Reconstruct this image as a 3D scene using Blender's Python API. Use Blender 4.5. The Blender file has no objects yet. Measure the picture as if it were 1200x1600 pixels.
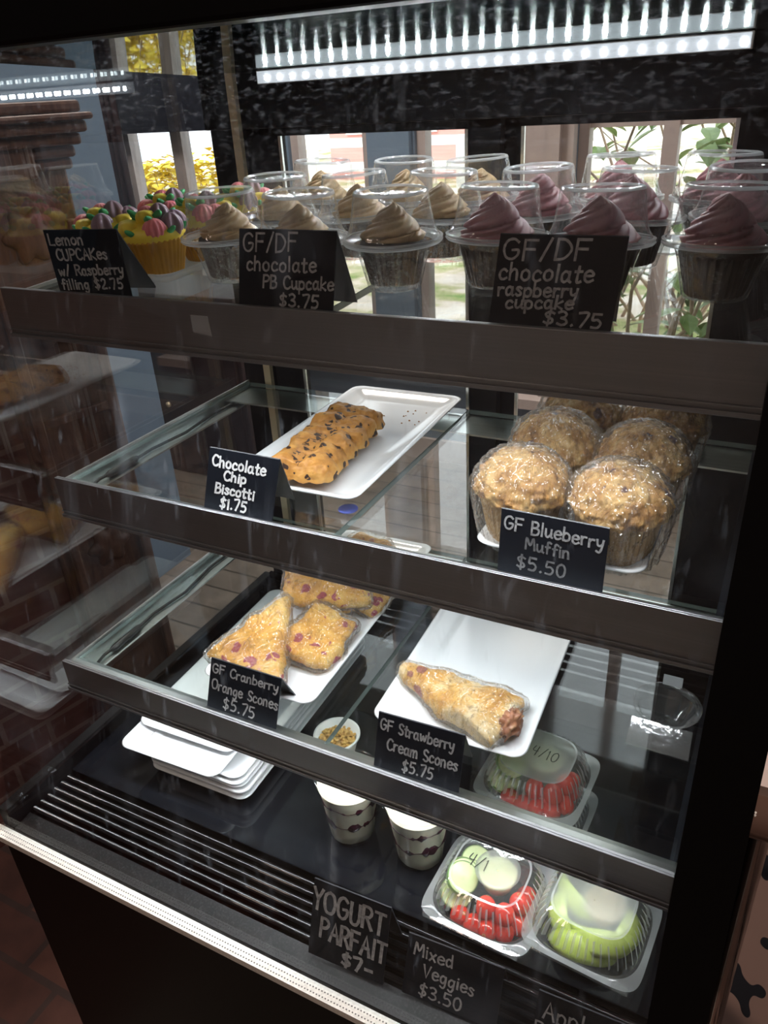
import bpy, bmesh, math, random
from mathutils import Vector, Matrix, noise
PI = math.pi
random.seed(7)
S = bpy.context.scene
COL = S.collection

# ------------------------------------------------------------------ camera, world, light, exposure
cd = bpy.data.cameras.new('camera'); cam = bpy.data.objects.new('camera', cd); COL.objects.link(cam)
Rw = [[0.8901088, 0.4524539, -0.0546965], [0.1723753, -0.4453274, -0.8786184], [-0.4218922, 0.7726377, -0.4743817]]
m = Matrix(((Rw[0][0], -Rw[1][0], -Rw[2][0]), (Rw[0][1], -Rw[1][1], -Rw[2][1]), (Rw[0][2], -Rw[1][2], -Rw[2][2])))
cam.matrix_world = Matrix.Translation((0.742127, -0.552417, 0.379583)) @ m.to_4x4()
cd.sensor_fit = 'VERTICAL'; cd.sensor_height = 24.0; cd.lens = 1217.618 / 1600 * 24.0
cd.clip_start = 0.01; cd.clip_end = 200
S.camera = cam
S.cycles.max_bounces = 24; S.cycles.transparent_max_bounces = 48; S.cycles.glossy_bounces = 10
S.cycles.use_denoising = True
S.cycles.sample_clamp_indirect = 6.0

w = bpy.data.worlds.new('sky'); S.world = w; w.use_nodes = True
bg = w.node_tree.nodes['Background']; bg.inputs[0].default_value = (0.93, 0.96, 1.0, 1); bg.inputs[1].default_value = 3.0
sd = bpy.data.lights.new('sun', 'SUN'); sd.energy = 4.0; sd.angle = 0.05; sd.color = (1, .95, .86)
sun = bpy.data.objects.new('sun', sd); COL.objects.link(sun); sun.rotation_euler = (math.radians(52), 0, math.radians(-18))

vs = S.view_settings
vs.view_transform = 'Standard'; vs.look = 'None'; vs.gamma = 1; vs.use_curve_mapping = False; vs.exposure = 0.25

LED_POWER = 3.2          # watts of each light bar under a shelf

def area(name, loc, rot, sx, sy, power, color, spread=PI):
    d = bpy.data.lights.new(name, 'AREA'); d.shape = 'RECTANGLE'; d.size = sx; d.size_y = sy
    d.energy = power; d.color = color; d.spread = spread
    o = bpy.data.objects.new(name, d); COL.objects.link(o); o.location = loc; o.rotation_euler = rot
    return o
# added warm lights in the unseen room, brightening bars and table
area('room_fill_light', (-.6, -1.6, 2.42), (0, 0, 0), .6, .6, 15, (1, .76, .60))
area('room_fill_light', (2.0, -.2, 2.42), (0, 0, 0), .6, .6, 46, (1, .80, .68))

area('room_fill_light', (-.9, 1.3, 2.42), (0, 0, 0), .6, .6, 95, (1, .88, .78))  # added unseen light to brighten the blue wall and floor near the windows

# ------------------------------------------------------------------ materials
def new(name):
    mt = bpy.data.materials.new(name); mt.use_nodes = True
    nt = mt.node_tree; nt.nodes.clear()
    out = nt.nodes.new('ShaderNodeOutputMaterial')
    return mt, nt, out
def N(nt, t, **kw):
    n = nt.nodes.new('ShaderNode' + t)
    for k, v in kw.items():
        if k.startswith('i_'): n.inputs[k[2:].replace('_', ' ')].default_value = v
        else: setattr(n, k, v)
    return n
def c4(c): return (*c, 1) if len(c) == 3 else c
def pbsdf(nt, base, rough=.5, metal=0., spec=.5, emit=None, es=0, sss=0, coat=0):
    p = nt.nodes.new('ShaderNodeBsdfPrincipled')
    p.inputs['Base Color'].default_value = c4(base); p.inputs['Roughness'].default_value = rough
    p.inputs['Metallic'].default_value = metal; p.inputs['Specular IOR Level'].default_value = spec
    if emit: p.inputs['Emission Color'].default_value = c4(emit); p.inputs['Emission Strength'].default_value = es
    if sss:
        p.inputs['Subsurface Weight'].default_value = sss; p.inputs['Subsurface Radius'].default_value = (.006, .004, .003)
        p.inputs['Subsurface Scale'].default_value = 1
    p.inputs['Coat Weight'].default_value = coat
    return p
def plain(name, base, rough=.5, metal=0., spec=.5, **kw):
    mt, nt, out = new(name); p = pbsdf(nt, base, rough, metal, spec, **kw)
    nt.links.new(p.outputs[0], out.inputs[0]); return mt
def ramp(nt, stops):
    r = nt.nodes.new('ShaderNodeValToRGB'); e = r.color_ramp.elements
    while len(e) < len(stops): e.new(.5)
    for i, (p, c) in enumerate(stops): e[i].position = p; e[i].color = c4(c)
    return r
def noisy(name, stops, scale, rough=.6, detail=6, bump=0., bscale=None, metal=0., spec=.5, stretch=(1, 1, 1), sss=0, tex='Noise', dist=0.002, coat=0):
    mt, nt, out = new(name); L = nt.links.new
    tc = N(nt, 'TexCoord'); mp = N(nt, 'Mapping'); mp.inputs['Scale'].default_value = stretch; L(tc.outputs['Object'], mp.inputs[0])
    n = N(nt, 'TexNoise'); n.inputs['Scale'].default_value = scale; n.inputs['Detail'].default_value = detail; n.inputs['Roughness'].default_value = .6
    L(mp.outputs[0], n.inputs[0]); r = ramp(nt, stops); L(n.outputs[0], r.inputs[0])
    p = pbsdf(nt, (1, 1, 1), rough, metal, spec, sss=sss, coat=coat); L(r.outputs[0], p.inputs['Base Color'])
    if bump:
        n2 = N(nt, 'TexNoise'); n2.inputs['Scale'].default_value = bscale or scale * 2; n2.inputs['Detail'].default_value = 4; L(mp.outputs[0], n2.inputs[0])
        b = N(nt, 'Bump'); b.inputs['Strength'].default_value = bump; b.inputs['Distance'].default_value = dist
        L(n2.outputs[0], b.inputs['Height']); L(b.outputs[0], p.inputs['Normal'])
    L(p.outputs[0], out.inputs[0]); return mt

def thin(name, tint=(1, 1, 1), F0=.06, rough=.02, bump=0., bscale=60, haze=0., hcol=(.8, .8, .8), smudge=None, k=1., stretch=(1, 1, 1), dist=.002):
    """clear sheet: lets light straight through, mirrors by angle, with optional haze and smudges"""
    mt, nt, out = new(name); L = nt.links.new
    g = N(nt, 'NewGeometry'); d = N(nt, 'VectorMath', operation='DOT_PRODUCT'); 
    tc = N(nt, 'TexCoord'); mp = N(nt, 'Mapping'); mp.inputs['Scale'].default_value = stretch; L(tc.outputs['Object'], mp.inputs[0])
    gl = N(nt, 'BsdfGlossy'); gl.inputs['Roughness'].default_value = rough
    nrm = g.outputs['Normal']
    if bump:
        n2 = N(nt, 'TexNoise'); n2.inputs['Scale'].default_value = bscale; n2.inputs['Detail'].default_value = 3; L(mp.outputs[0], n2.inputs[0])
        b = N(nt, 'Bump'); b.inputs['Strength'].default_value = bump; b.inputs['Distance'].default_value = dist
        L(n2.outputs[0], b.inputs['Height']); L(b.outputs[0], gl.inputs['Normal']); nrm = b.outputs[0]
    L(nrm, d.inputs[0]); L(g.outputs['Incoming'], d.inputs[1])
    a = N(nt, 'Math', operation='ABSOLUTE'); L(d.outputs['Value'], a.inputs[0])
    s = N(nt, 'Math', operation='SUBTRACT'); s.inputs[0].default_value = 1; L(a.outputs[0], s.inputs[1])
    pw = N(nt, 'Math', operation='POWER'); L(s.outputs[0], pw.inputs[0]); pw.inputs[1].default_value = 5
    ma = N(nt, 'Math', operation='MULTIPLY_ADD'); L(pw.outputs[0], ma.inputs[0]); ma.inputs[1].default_value = (1 - F0) * k; ma.inputs[2].default_value = F0
    ma.use_clamp = True
    t = N(nt, 'BsdfTransparent'); t.inputs[0].default_value = c4(tint)
    mx = N(nt, 'MixShader'); L(ma.outputs[0], mx.inputs[0]); L(t.outputs[0], mx.inputs[1]); L(gl.outputs[0], mx.inputs[2])
    last = mx
    if haze or smudge:
        df = N(nt, 'BsdfDiffuse'); df.inputs[0].default_value = c4(hcol)
        tl = N(nt, 'BsdfTranslucent'); tl.inputs[0].default_value = c4(hcol)
        ad = N(nt, 'MixShader'); ad.inputs[0].default_value = .5; L(df.outputs[0], ad.inputs[1]); L(tl.outputs[0], ad.inputs[2])
        m2 = N(nt, 'MixShader'); L(mx.outputs[0], m2.inputs[1]); L(ad.outputs[0], m2.inputs[2])
        m2.inputs[0].default_value = haze
        if smudge:
            fac = None
            for (sc, st, lo, hi, amt, *band) in smudge:
                mp2 = N(nt, 'Mapping'); mp2.inputs['Scale'].default_value = st; L(tc.outputs['Object'], mp2.inputs[0])
                nn = N(nt, 'TexNoise'); nn.inputs['Scale'].default_value = sc; nn.inputs['Detail'].default_value = 5; L(mp2.outputs[0], nn.inputs[0])
                mr = N(nt, 'MapRange'); mr.inputs[1].default_value = lo; mr.inputs[2].default_value = hi; mr.inputs[3].default_value = haze if fac is None else 0; mr.inputs[4].default_value = amt
                L(nn.outputs[0], mr.inputs[0])
                if band:
                    sz = N(nt, 'SeparateXYZ'); L(tc.outputs['Object'], sz.inputs[0]); bm = N(nt, 'MapRange'); bm.inputs[1].default_value = band[0]; bm.inputs[2].default_value = band[1]
                    L(sz.outputs[2], bm.inputs[0]); mb_ = N(nt, 'Math', operation='MULTIPLY'); L(mr.outputs[0], mb_.inputs[0]); L(bm.outputs[0], mb_.inputs[1]); mr = mb_
                if fac is None: fac = mr.outputs[0]
                else:
                    mm = N(nt, 'Math', operation='ADD'); L(fac, mm.inputs[0]); L(mr.outputs[0], mm.inputs[1]); fac = mm.outputs[0]
            L(fac, m2.inputs[0])
        last = m2
    L(last.outputs[0], out.inputs[0]); return mt

M = {}
M['black'] = plain('black_powder_coat', (.0022, .0022, .0026), .5, spec=.12)
M['frame'] = noisy('dark_navy_door_frame', [(.3, (.0035, .0045, .008)), (.7, (.006, .008, .014))], 30, .5, spec=.2)
M['deckblack'] = plain('gloss_black_deck', (.006, .007, .010), .06, spec=.6)
M['grille'] = plain('gloss_black_slat', (.003, .003, .0035), .04, spec=.5)
M['steel'] = noisy('brushed_steel', [(.3, (.26, .26, .27)), (.7, (.30, .30, .31))], 30, .36, metal=1., stretch=(.02, 6, 16))
M['alum'] = noisy('bright_aluminium', [(.3, (.66, .69, .68)), (.7, (.80, .83, .82))], 30, .28, metal=1., stretch=(.05, 6, 12))
M['gold'] = plain('champagne_edge_strip', (.75, .62, .42), .3, metal=.6)
def ceil_mat():
    mt, nt, out = new('polished_dark_steel'); L = nt.links.new
    a = N(nt, 'BsdfGlossy'); a.inputs['Color'].default_value = (.55, .59, .58, 1); a.inputs['Roughness'].default_value = .02
    b = N(nt, 'BsdfGlossy'); b.inputs['Color'].default_value = (.42, .47, .45, 1); b.inputs['Roughness'].default_value = .17
    mx = N(nt, 'MixShader'); mx.inputs[0].default_value = .09; L(a.outputs[0], mx.inputs[1]); L(b.outputs[0], mx.inputs[2]); L(mx.outputs[0], out.inputs[0]); return mt
M['ceil'] = ceil_mat()
M['glass'] = thin('shelf_glass', (.97, .99, .98), .045, .0)
M['glass_edge'] = plain('green_glass_edge', (.16, .20, .19), .15, spec=.6)
M['front_glass'] = thin('front_glass', (.97, .98, .98), .025, .0, smudge=[(9, (1, 1, 1), .55, .85, .018), (240, (.55, 1, 1.3), .56, .68, .11, 1.42, 1.49), (110, (1, 1, .12), .62, .74, .05), (14, (3, .3, .3), .64, .85, .05)], hcol=(.8, .85, .95))
M['end_glass'] = thin('end_glass', (.93, .95, .96), .15, .0, smudge=[(9, (1, 1, 1), .55, .85, .04)], hcol=(.8, .85, .9))
M['door_glass'] = thin('door_glass', (.96, .97, .97), .03, .0)
M['window_glass'] = thin('window_glass', (.97, .98, .98), .03, .0)
M['led'] = plain('led_emitter', (1, 1, 1), .5, emit=(.92, .96, 1), es=580)
M['led_strip'] = plain('led_strip_diffuser', (.02, .02, .022), .6, emit=(.85, .92, 1), es=.55)
M['white_strip'] = noisy('white_bumper', [(.4, (.70, .70, .66)), (.6, (.82, .82, .78))], 300, .5)
M['dot'] = plain('dark_dot', (.08, .08, .08), .5)
M['ceramic'] = plain('white_ceramic', (.80, .82, .84), .12, spec=.5)
M['tray'] = thin('frosted_tray', (.92, .94, .95), .06, .15, haze=.55, hcol=(.75, .78, .80))
M['card'] = plain('chalkboard_card', (.005, .007, .012), .6, spec=.12)
M['cardback'] = plain('card_back', (.018, .02, .026), .4, spec=.45)
M['chalk'] = noisy('chalk_marker', [(.35, (.22, .22, .23)), (.65, (.42, .42, .43))], 220, .8)
M['chalkbright'] = noisy('white_chalk_marker', [(.35, (.62, .62, .63)), (.65, (.85, .85, .86))], 220, .8)
M['chalkdim'] = noisy('faded_chalk_marker', [(.35, (.10, .10, .105)), (.65, (.20, .20, .21))], 220, .8)
M['ink'] = plain('black_marker_ink', (.01, .01, .012), .5)
M['dome'] = thin('clear_plastic_dome', (.985, .985, .98), .11, .05, bump=.9, bscale=42, k=1., dist=.006, haze=.03, hcol=(.85, .87, .88))
M['rim_glint'] = thin('folded_rim_with_glint', (.96, .965, .965), .16, .05, bump=.3, bscale=40, k=1., haze=.34, hcol=(.9, .92, .93))  # thick folded edge, its white haze also painting in reflected light
M['wrap'] = thin('cling_film', (.985, .98, .97), .20, .15, bump=1., bscale=70, haze=.04, hcol=(.9, .9, .9), k=.7, dist=.03, stretch=(1, 1, .35))
M['clam'] = thin('clear_clamshell', (.98, .985, .98), .11, .08, bump=.3, bscale=60, k=1., haze=.06, hcol=(.85, .87, .86))
M['milky'] = thin('frosted_lid_panel', (.97, .98, .96), .05, .2, haze=.34, hcol=(.74, .76, .72))
M['cup'] = thin('clear_cup_plastic', (.99, .99, .985), .05, .04, k=.7)
M['liner_dark'] = noisy('brown_paper_liner', [(.3, (.016, .011, .010)), (.7, (.04, .028, .024))], 60, .4)
M['liner_silver'] = plain('foil_liner', (.36, .34, .33), .22, metal=.85)
M['choc'] = noisy('chocolate_cake', [(.3, (.012, .007, .005)), (.7, (.035, .02, .014))], 80, .8, bump=.8)
M['pb'] = noisy('peanut_butter_frosting', [(.3, (.45, .29, .13)), (.7, (.62, .44, .23))], 40, .45, sss=.15)
M['rasp'] = noisy('raspberry_frosting', [(.3, (.36, .125, .145)), (.7, (.46, .185, .205))], 40, .45, sss=.15)
M['liner_yellow'] = noisy('golden_paper_liner', [(.3, (.44, .20, .012)), (.7, (.60, .31, .03))], 30, .5)
M['f_yellow'] = plain('yellow_icing', (.86, .66, .06), .5, sss=.15)
M['f_pink'] = plain('pink_icing', (.80, .23, .26), .5, sss=.15)
M['f_purple'] = plain('mauve_icing', (.33, .22, .27), .5, sss=.15)
M['f_green'] = plain('green_icing', (.06, .42, .15), .5, sss=.1)
M['cake'] = noisy('baked_cake', [(.3, (.42, .19, .06)), (.7, (.60, .33, .12))], 60, .7)

def crumb_mat(name, stops, fruit=None, fsc=28, fth=.30, scale=55, rough=.55, bump=1.0, bscale=120, fcol2=None):
    mt, nt, out = new(name); L = nt.links.new
    tc = N(nt, 'TexCoord'); n = N(nt, 'TexNoise'); n.inputs['Scale'].default_value = scale; n.inputs['Detail'].default_value = 8; n.inputs['Roughness'].default_value = .65
    L(tc.outputs['Object'], n.inputs[0]); r = ramp(nt, stops); L(n.outputs[0], r.inputs[0]); col = r.outputs[0]
    if fruit:
        v = N(nt, 'TexVoronoi'); v.inputs['Scale'].default_value = fsc; v.inputs['Randomness'].default_value = 1
        nd = N(nt, 'TexNoise'); nd.inputs['Scale'].default_value = 60; L(tc.outputs['Object'], nd.inputs[0])
        mxv = N(nt, 'MixRGB'); mxv.inputs[0].default_value = .012; L(tc.outputs['Object'], mxv.inputs[1]); L(nd.outputs['Color'], mxv.inputs[2]); L(mxv.outputs[0], v.inputs['Vector'])
        wn = N(nt, 'TexWhiteNoise'); L(v.outputs['Position'], wn.inputs['Vector'])
        pq = N(nt, 'Math', operation='POWER'); L(wn.outputs['Value'], pq.inputs[0]); pq.inputs[1].default_value = 2.2
        th = N(nt, 'Math', operation='MULTIPLY'); L(pq.outputs[0], th.inputs[0]); th.inputs[1].default_value = fth
        lt = N(nt, 'Math', operation='SUBTRACT'); L(th.outputs[0], lt.inputs[0]); L(v.outputs['Distance'], lt.inputs[1])
        mr = N(nt, 'MapRange'); mr.inputs[1].default_value = 0; mr.inputs[2].default_value = .05; L(lt.outputs[0], mr.inputs[0])
        mx = N(nt, 'MixRGB'); L(mr.outputs[0], mx.inputs[0]); L(col, mx.inputs[1])
        rr = ramp(nt, [(.35, fruit), (.65, fcol2 or fruit)]); L(n.outputs[0], rr.inputs[0]); L(rr.outputs[0], mx.inputs[2]); col = mx.outputs[0]
    p = pbsdf(nt, (1, 1, 1), rough, sss=.08); L(col, p.inputs['Base Color'])
    n2 = N(nt, 'TexNoise'); n2.inputs['Scale'].default_value = bscale; n2.inputs['Detail'].default_value = 5; L(tc.outputs['Object'], n2.inputs[0])
    b = N(nt, 'Bump'); b.inputs['Strength'].default_value = bump; b.inputs['Distance'].default_value = .003; L(n2.outputs[0], b.inputs['Height']); L(b.outputs[0], p.inputs['Normal'])
    L(p.outputs[0], out.inputs[0]); return mt
M['muffin'] = crumb_mat('crumb_topped_muffin', [(.30, (.13, .055, .014)), (.44, (.40, .20, .055)), (.56, (.56, .34, .12)), (.72, (.72, .52, .25))], (.08, .035, .04), 40, .34, bscale=170, bump=1.)
M['muffin_liner'] = noisy('muffin_paper', [(.3, (.36, .21, .08)), (.7, (.55, .37, .17))], 40, .6)
M['biscotti'] = crumb_mat('biscotti_dough', [(.3, (.26, .10, .015)), (.5, (.47, .21, .04)), (.72, (.62, .34, .09))], (.035, .014, .008), 110, .58, scale=40, bscale=90, bump=.8)
M['biscotti_side'] = crumb_mat('biscotti_cut_face', [(.3, (.18, .07, .02)), (.6, (.42, .19, .05))], (.03, .012, .008), 60, .5, scale=60, bscale=90, bump=1)
M['scone'] = crumb_mat('cranberry_scone', [(.30, (.42, .16, .015)), (.5, (.72, .37, .045)), (.72, (.84, .60, .18))], (.22, .012, .03), 56, .66, scale=24, bscale=90, bump=.6, fcol2=(.42, .05, .09))
M['straw'] = crumb_mat('strawberry_scone', [(.32, (.46, .18, .025)), (.46, (.72, .40, .08)), (.56, (.80, .60, .30)), (.75, (.88, .78, .56))], (.30, .07, .05), 44, .40, scale=26, bscale=90, bump=.7, fcol2=(.4, .14, .09))
M['filling'] = noisy('strawberry_filling', [(.3, (.15, .045, .03)), (.55, (.34, .15, .08)), (.7, (.60, .36, .20))], 60, .4)
M['yogurt'] = plain('yogurt', (.64, .62, .48), .4, sss=.2)
M['berry'] = noisy('berry_compote', [(.3, (.025, .004, .012)), (.7, (.09, .012, .03))], 120, .2)
M['granola'] = crumb_mat('granola', [(.3, (.36, .18, .04)), (.6, (.72, .46, .14))], None, scale=160, bump=1)
M['papercup'] = plain('white_portion_cup', (.82, .82, .80), .35, sss=.1)
M['tomato'] = noisy('tomato_skin', [(.3, (.55, .02, .012)), (.7, (.70, .05, .025))], 20, .12, coat=.3)
M['cuke_skin'] = noisy('cucumber_skin', [(.3, (.10, .24, .04)), (.7, (.26, .42, .10))], 60, .35)
M['cuke_flesh'] = noisy('cucumber_flesh', [(.3, (.56, .66, .28)), (.7, (.74, .80, .46))], 40, .3, sss=.15)
M['apple_flesh'] = noisy('apple_flesh', [(.3, (.66, .62, .30)), (.7, (.78, .74, .44))], 20, .4, sss=.15)
M['apple_skin'] = noisy('green_apple_skin', [(.3, (.36, .46, .07)), (.7, (.52, .60, .15))], 40, .25)
M['dip'] = plain('creamy_dip', (.74, .72, .42), .5, sss=.15)
M['peanut_dip'] = plain('nut_butter', (.50, .33, .16), .5, sss=.15)
M['cable'] = plain('black_cable', (.012, .012, .013), .4)
M['sticker'] = plain('grey_sticker', (.25, .25, .26), .6)
M['bluestick'] = plain('blue_sticker', (.08, .10, .42), .5)
# room
M['bluewall'] = noisy('blue_painted_wall', [(.3, (.135, .20, .285)), (.7, (.16, .23, .32))], 4, .6)
M['trim'] = noisy('painted_trim', [(.3, (.40, .34, .33)), (.7, (.46, .40, .38))], 5, .5)
M['brownwall'] = noisy('tan_plaster', [(.3, (.22, .18, .165)), (.7, (.27, .225, .205))], 5, .7)
M['ceilroom'] = noisy('shop_ceiling_paint', [(.3, (.36, .30, .27)), (.7, (.42, .35, .31))], 3, .8)
M['navy'] = noisy('navy_fabric', [(.3, (.010, .012, .022)), (.7, (.022, .027, .045))], 40, .8)
M['maroon'] = noisy('dark_maroon_wood', [(.3, (.018, .008, .010)), (.7, (.04, .018, .02))], 20, .5)
M['carved'] = noisy('carved_brown_wood', [(.3, (.055, .022, .014)), (.7, (.15, .068, .042))], 18, .5, stretch=(6, 6, .8), bump=.3)
M['pinktop'] = noisy('pink_beige_top', [(.3, (.60, .46, .41)), (.7, (.68, .54, .48))], 9, .3)
M['brownedge'] = noisy('brown_table_edge', [(.3, (.10, .058, .046)), (.7, (.14, .085, .066))], 9, .3)
M['chrome'] = plain('chrome', (.75, .72, .70), .12, metal=1)

def brick_mat(name, c1, c2, mortar, bw, bh, ms, axes='xz', rough=.8, offset=.5):
    mt, nt, out = new(name); L = nt.links.new
    tc = N(nt, 'TexCoord'); sp = N(nt, 'SeparateXYZ'); L(tc.outputs['Object'], sp.inputs[0]); cb = N(nt, 'CombineXYZ')
    L(sp.outputs['xyz'.index(axes[0])], cb.inputs[0]); L(sp.outputs['xyz'.index(axes[1])], cb.inputs[1])
    b = N(nt, 'TexBrick'); b.offset = offset
    b.inputs['Color1'].default_value = c4(c1); b.inputs['Color2'].default_value = c4(c2); b.inputs['Mortar'].default_value = c4(mortar)
    b.inputs['Scale'].default_value = 1; b.inputs['Brick Width'].default_value = bw; b.inputs['Row Height'].default_value = bh; b.inputs['Mortar Size'].default_value = ms
    L(cb.outputs[0], b.inputs[0])
    n = N(nt, 'TexNoise'); n.inputs['Scale'].default_value = 14; n.inputs['Detail'].default_value = 6; L(tc.outputs['Object'], n.inputs[0])
    mr = N(nt, 'MapRange'); mr.inputs[1].default_value = .3; mr.inputs[2].default_value = .7; mr.inputs[3].default_value = .7; mr.inputs[4].default_value = 1.2; L(n.outputs[0], mr.inputs[0])
    mx = N(nt, 'VectorMath', operation='SCALE'); L(b.outputs[0], mx.inputs[0]); L(mr.outputs[0], mx.inputs['Scale'])
    p = pbsdf(nt, (1, 1, 1), rough); L(mx.outputs[0], p.inputs['Base Color']); L(p.outputs[0], out.inputs[0])
    return mt
M['brick'] = brick_mat('red_brick', (.13, .040, .030), (.085, .026, .022), (.20, .12, .10), .19, .064, .006, 'xz')
M['hearth'] = brick_mat('brick_floor', (.12, .045, .03), (.08, .03, .022), (.055, .03, .025), .19, .09, .007, 'xy')
M['planks'] = brick_mat('wood_floor', (.18, .148, .125), (.14, .115, .097), (.06, .05, .042), 1.3, .105, .004, 'xy', rough=.35)

def tile_mat():
    mt, nt, out = new('black_and_beige_tile'); L = nt.links.new
    tc = N(nt, 'TexCoord'); v = N(nt, 'Mapping'); v.inputs['Scale'].default_value = (46, 46, 46); v.inputs['Rotation'].default_value = (0, 0, .5); L(tc.outputs['Object'], v.inputs[0])
    sp = N(nt, 'SeparateXYZ'); L(v.outputs[0], sp.inputs[0])
    def mth(op, a, b=None):
        n = N(nt, 'Math', operation=op)
        for i, x in enumerate((a, b)):
            if x is None: continue
            if isinstance(x, (int, float)): n.inputs[i].default_value = x
            else: L(x, n.inputs[i])
        return n.outputs[0]
    cx, cy = mth('COSINE', sp.outputs[0]), mth('COSINE', sp.outputs[1])
    c2x, c2y = mth('COSINE', mth('MULTIPLY', sp.outputs[0], 2)), mth('COSINE', mth('MULTIPLY', sp.outputs[1], 2))
    s = mth('ADD', mth('ADD', cx, cy), mth('MULTIPLY', mth('MULTIPLY', c2x, c2y), .9))
    s3 = mth('MULTIPLY', mth('COSINE', mth('MULTIPLY', mth('ADD', sp.outputs[0], sp.outputs[1]), 3)), .35)
    g = mth('GREATER_THAN', mth('ADD', s, s3), 1.0)
    mx = N(nt, 'MixRGB'); L(g, mx.inputs[0]); mx.inputs[1].default_value = (.115, .068, .054, 1); mx.inputs[2].default_value = (.008, .007, .008, 1)
    p = pbsdf(nt, (1, 1, 1), .7, spec=.02); L(mx.outputs[0], p.inputs['Base Color']); L(p.outputs[0], out.inputs[0]); return mt
M['tile'] = tile_mat()
M['grass'] = noisy('lawn_and_litter', [(.36, (.20, .30, .07)), (.46, (.46, .42, .22)), (.54, (.74, .62, .52)), (.7, (.86, .78, .72))], 1.6, .9, detail=9)
M['road'] = plain('pale_road', (.62, .60, .58), .8)
M['forsythia'] = noisy('yellow_blossom', [(.3, (.66, .46, .01)), (.7, (.92, .74, .06))], 9, .6)
M['leaf'] = noisy('rhododendron_leaf', [(.3, (.10, .19, .04)), (.7, (.30, .42, .14))], 14, .35)
M['leafred'] = noisy('reddish_leaf', [(.3, (.34, .14, .07)), (.7, (.48, .25, .14))], 14, .5)
M['bark'] = noisy('grey_brown_bark', [(.3, (.16, .11, .085)), (.7, (.34, .26, .21))], 20, .8)
M['twig'] = noisy('tan_twig', [(.3, (.34, .22, .14)), (.7, (.52, .38, .28))], 20, .8)
M['whitepaint'] = plain('white_outdoor_paint', (.82, .82, .80), .6)
M['pinkhouse'] = noisy('faded_red_siding', [(.3, (.50, .22, .20)), (.7, (.60, .30, .27))], 3, .8, stretch=(.3, .3, 8))
M['redpaint'] = plain('red_paint', (.62, .05, .05), .5)
M['rails'] = plain('iron_fence', (.10, .08, .08), .6)

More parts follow.
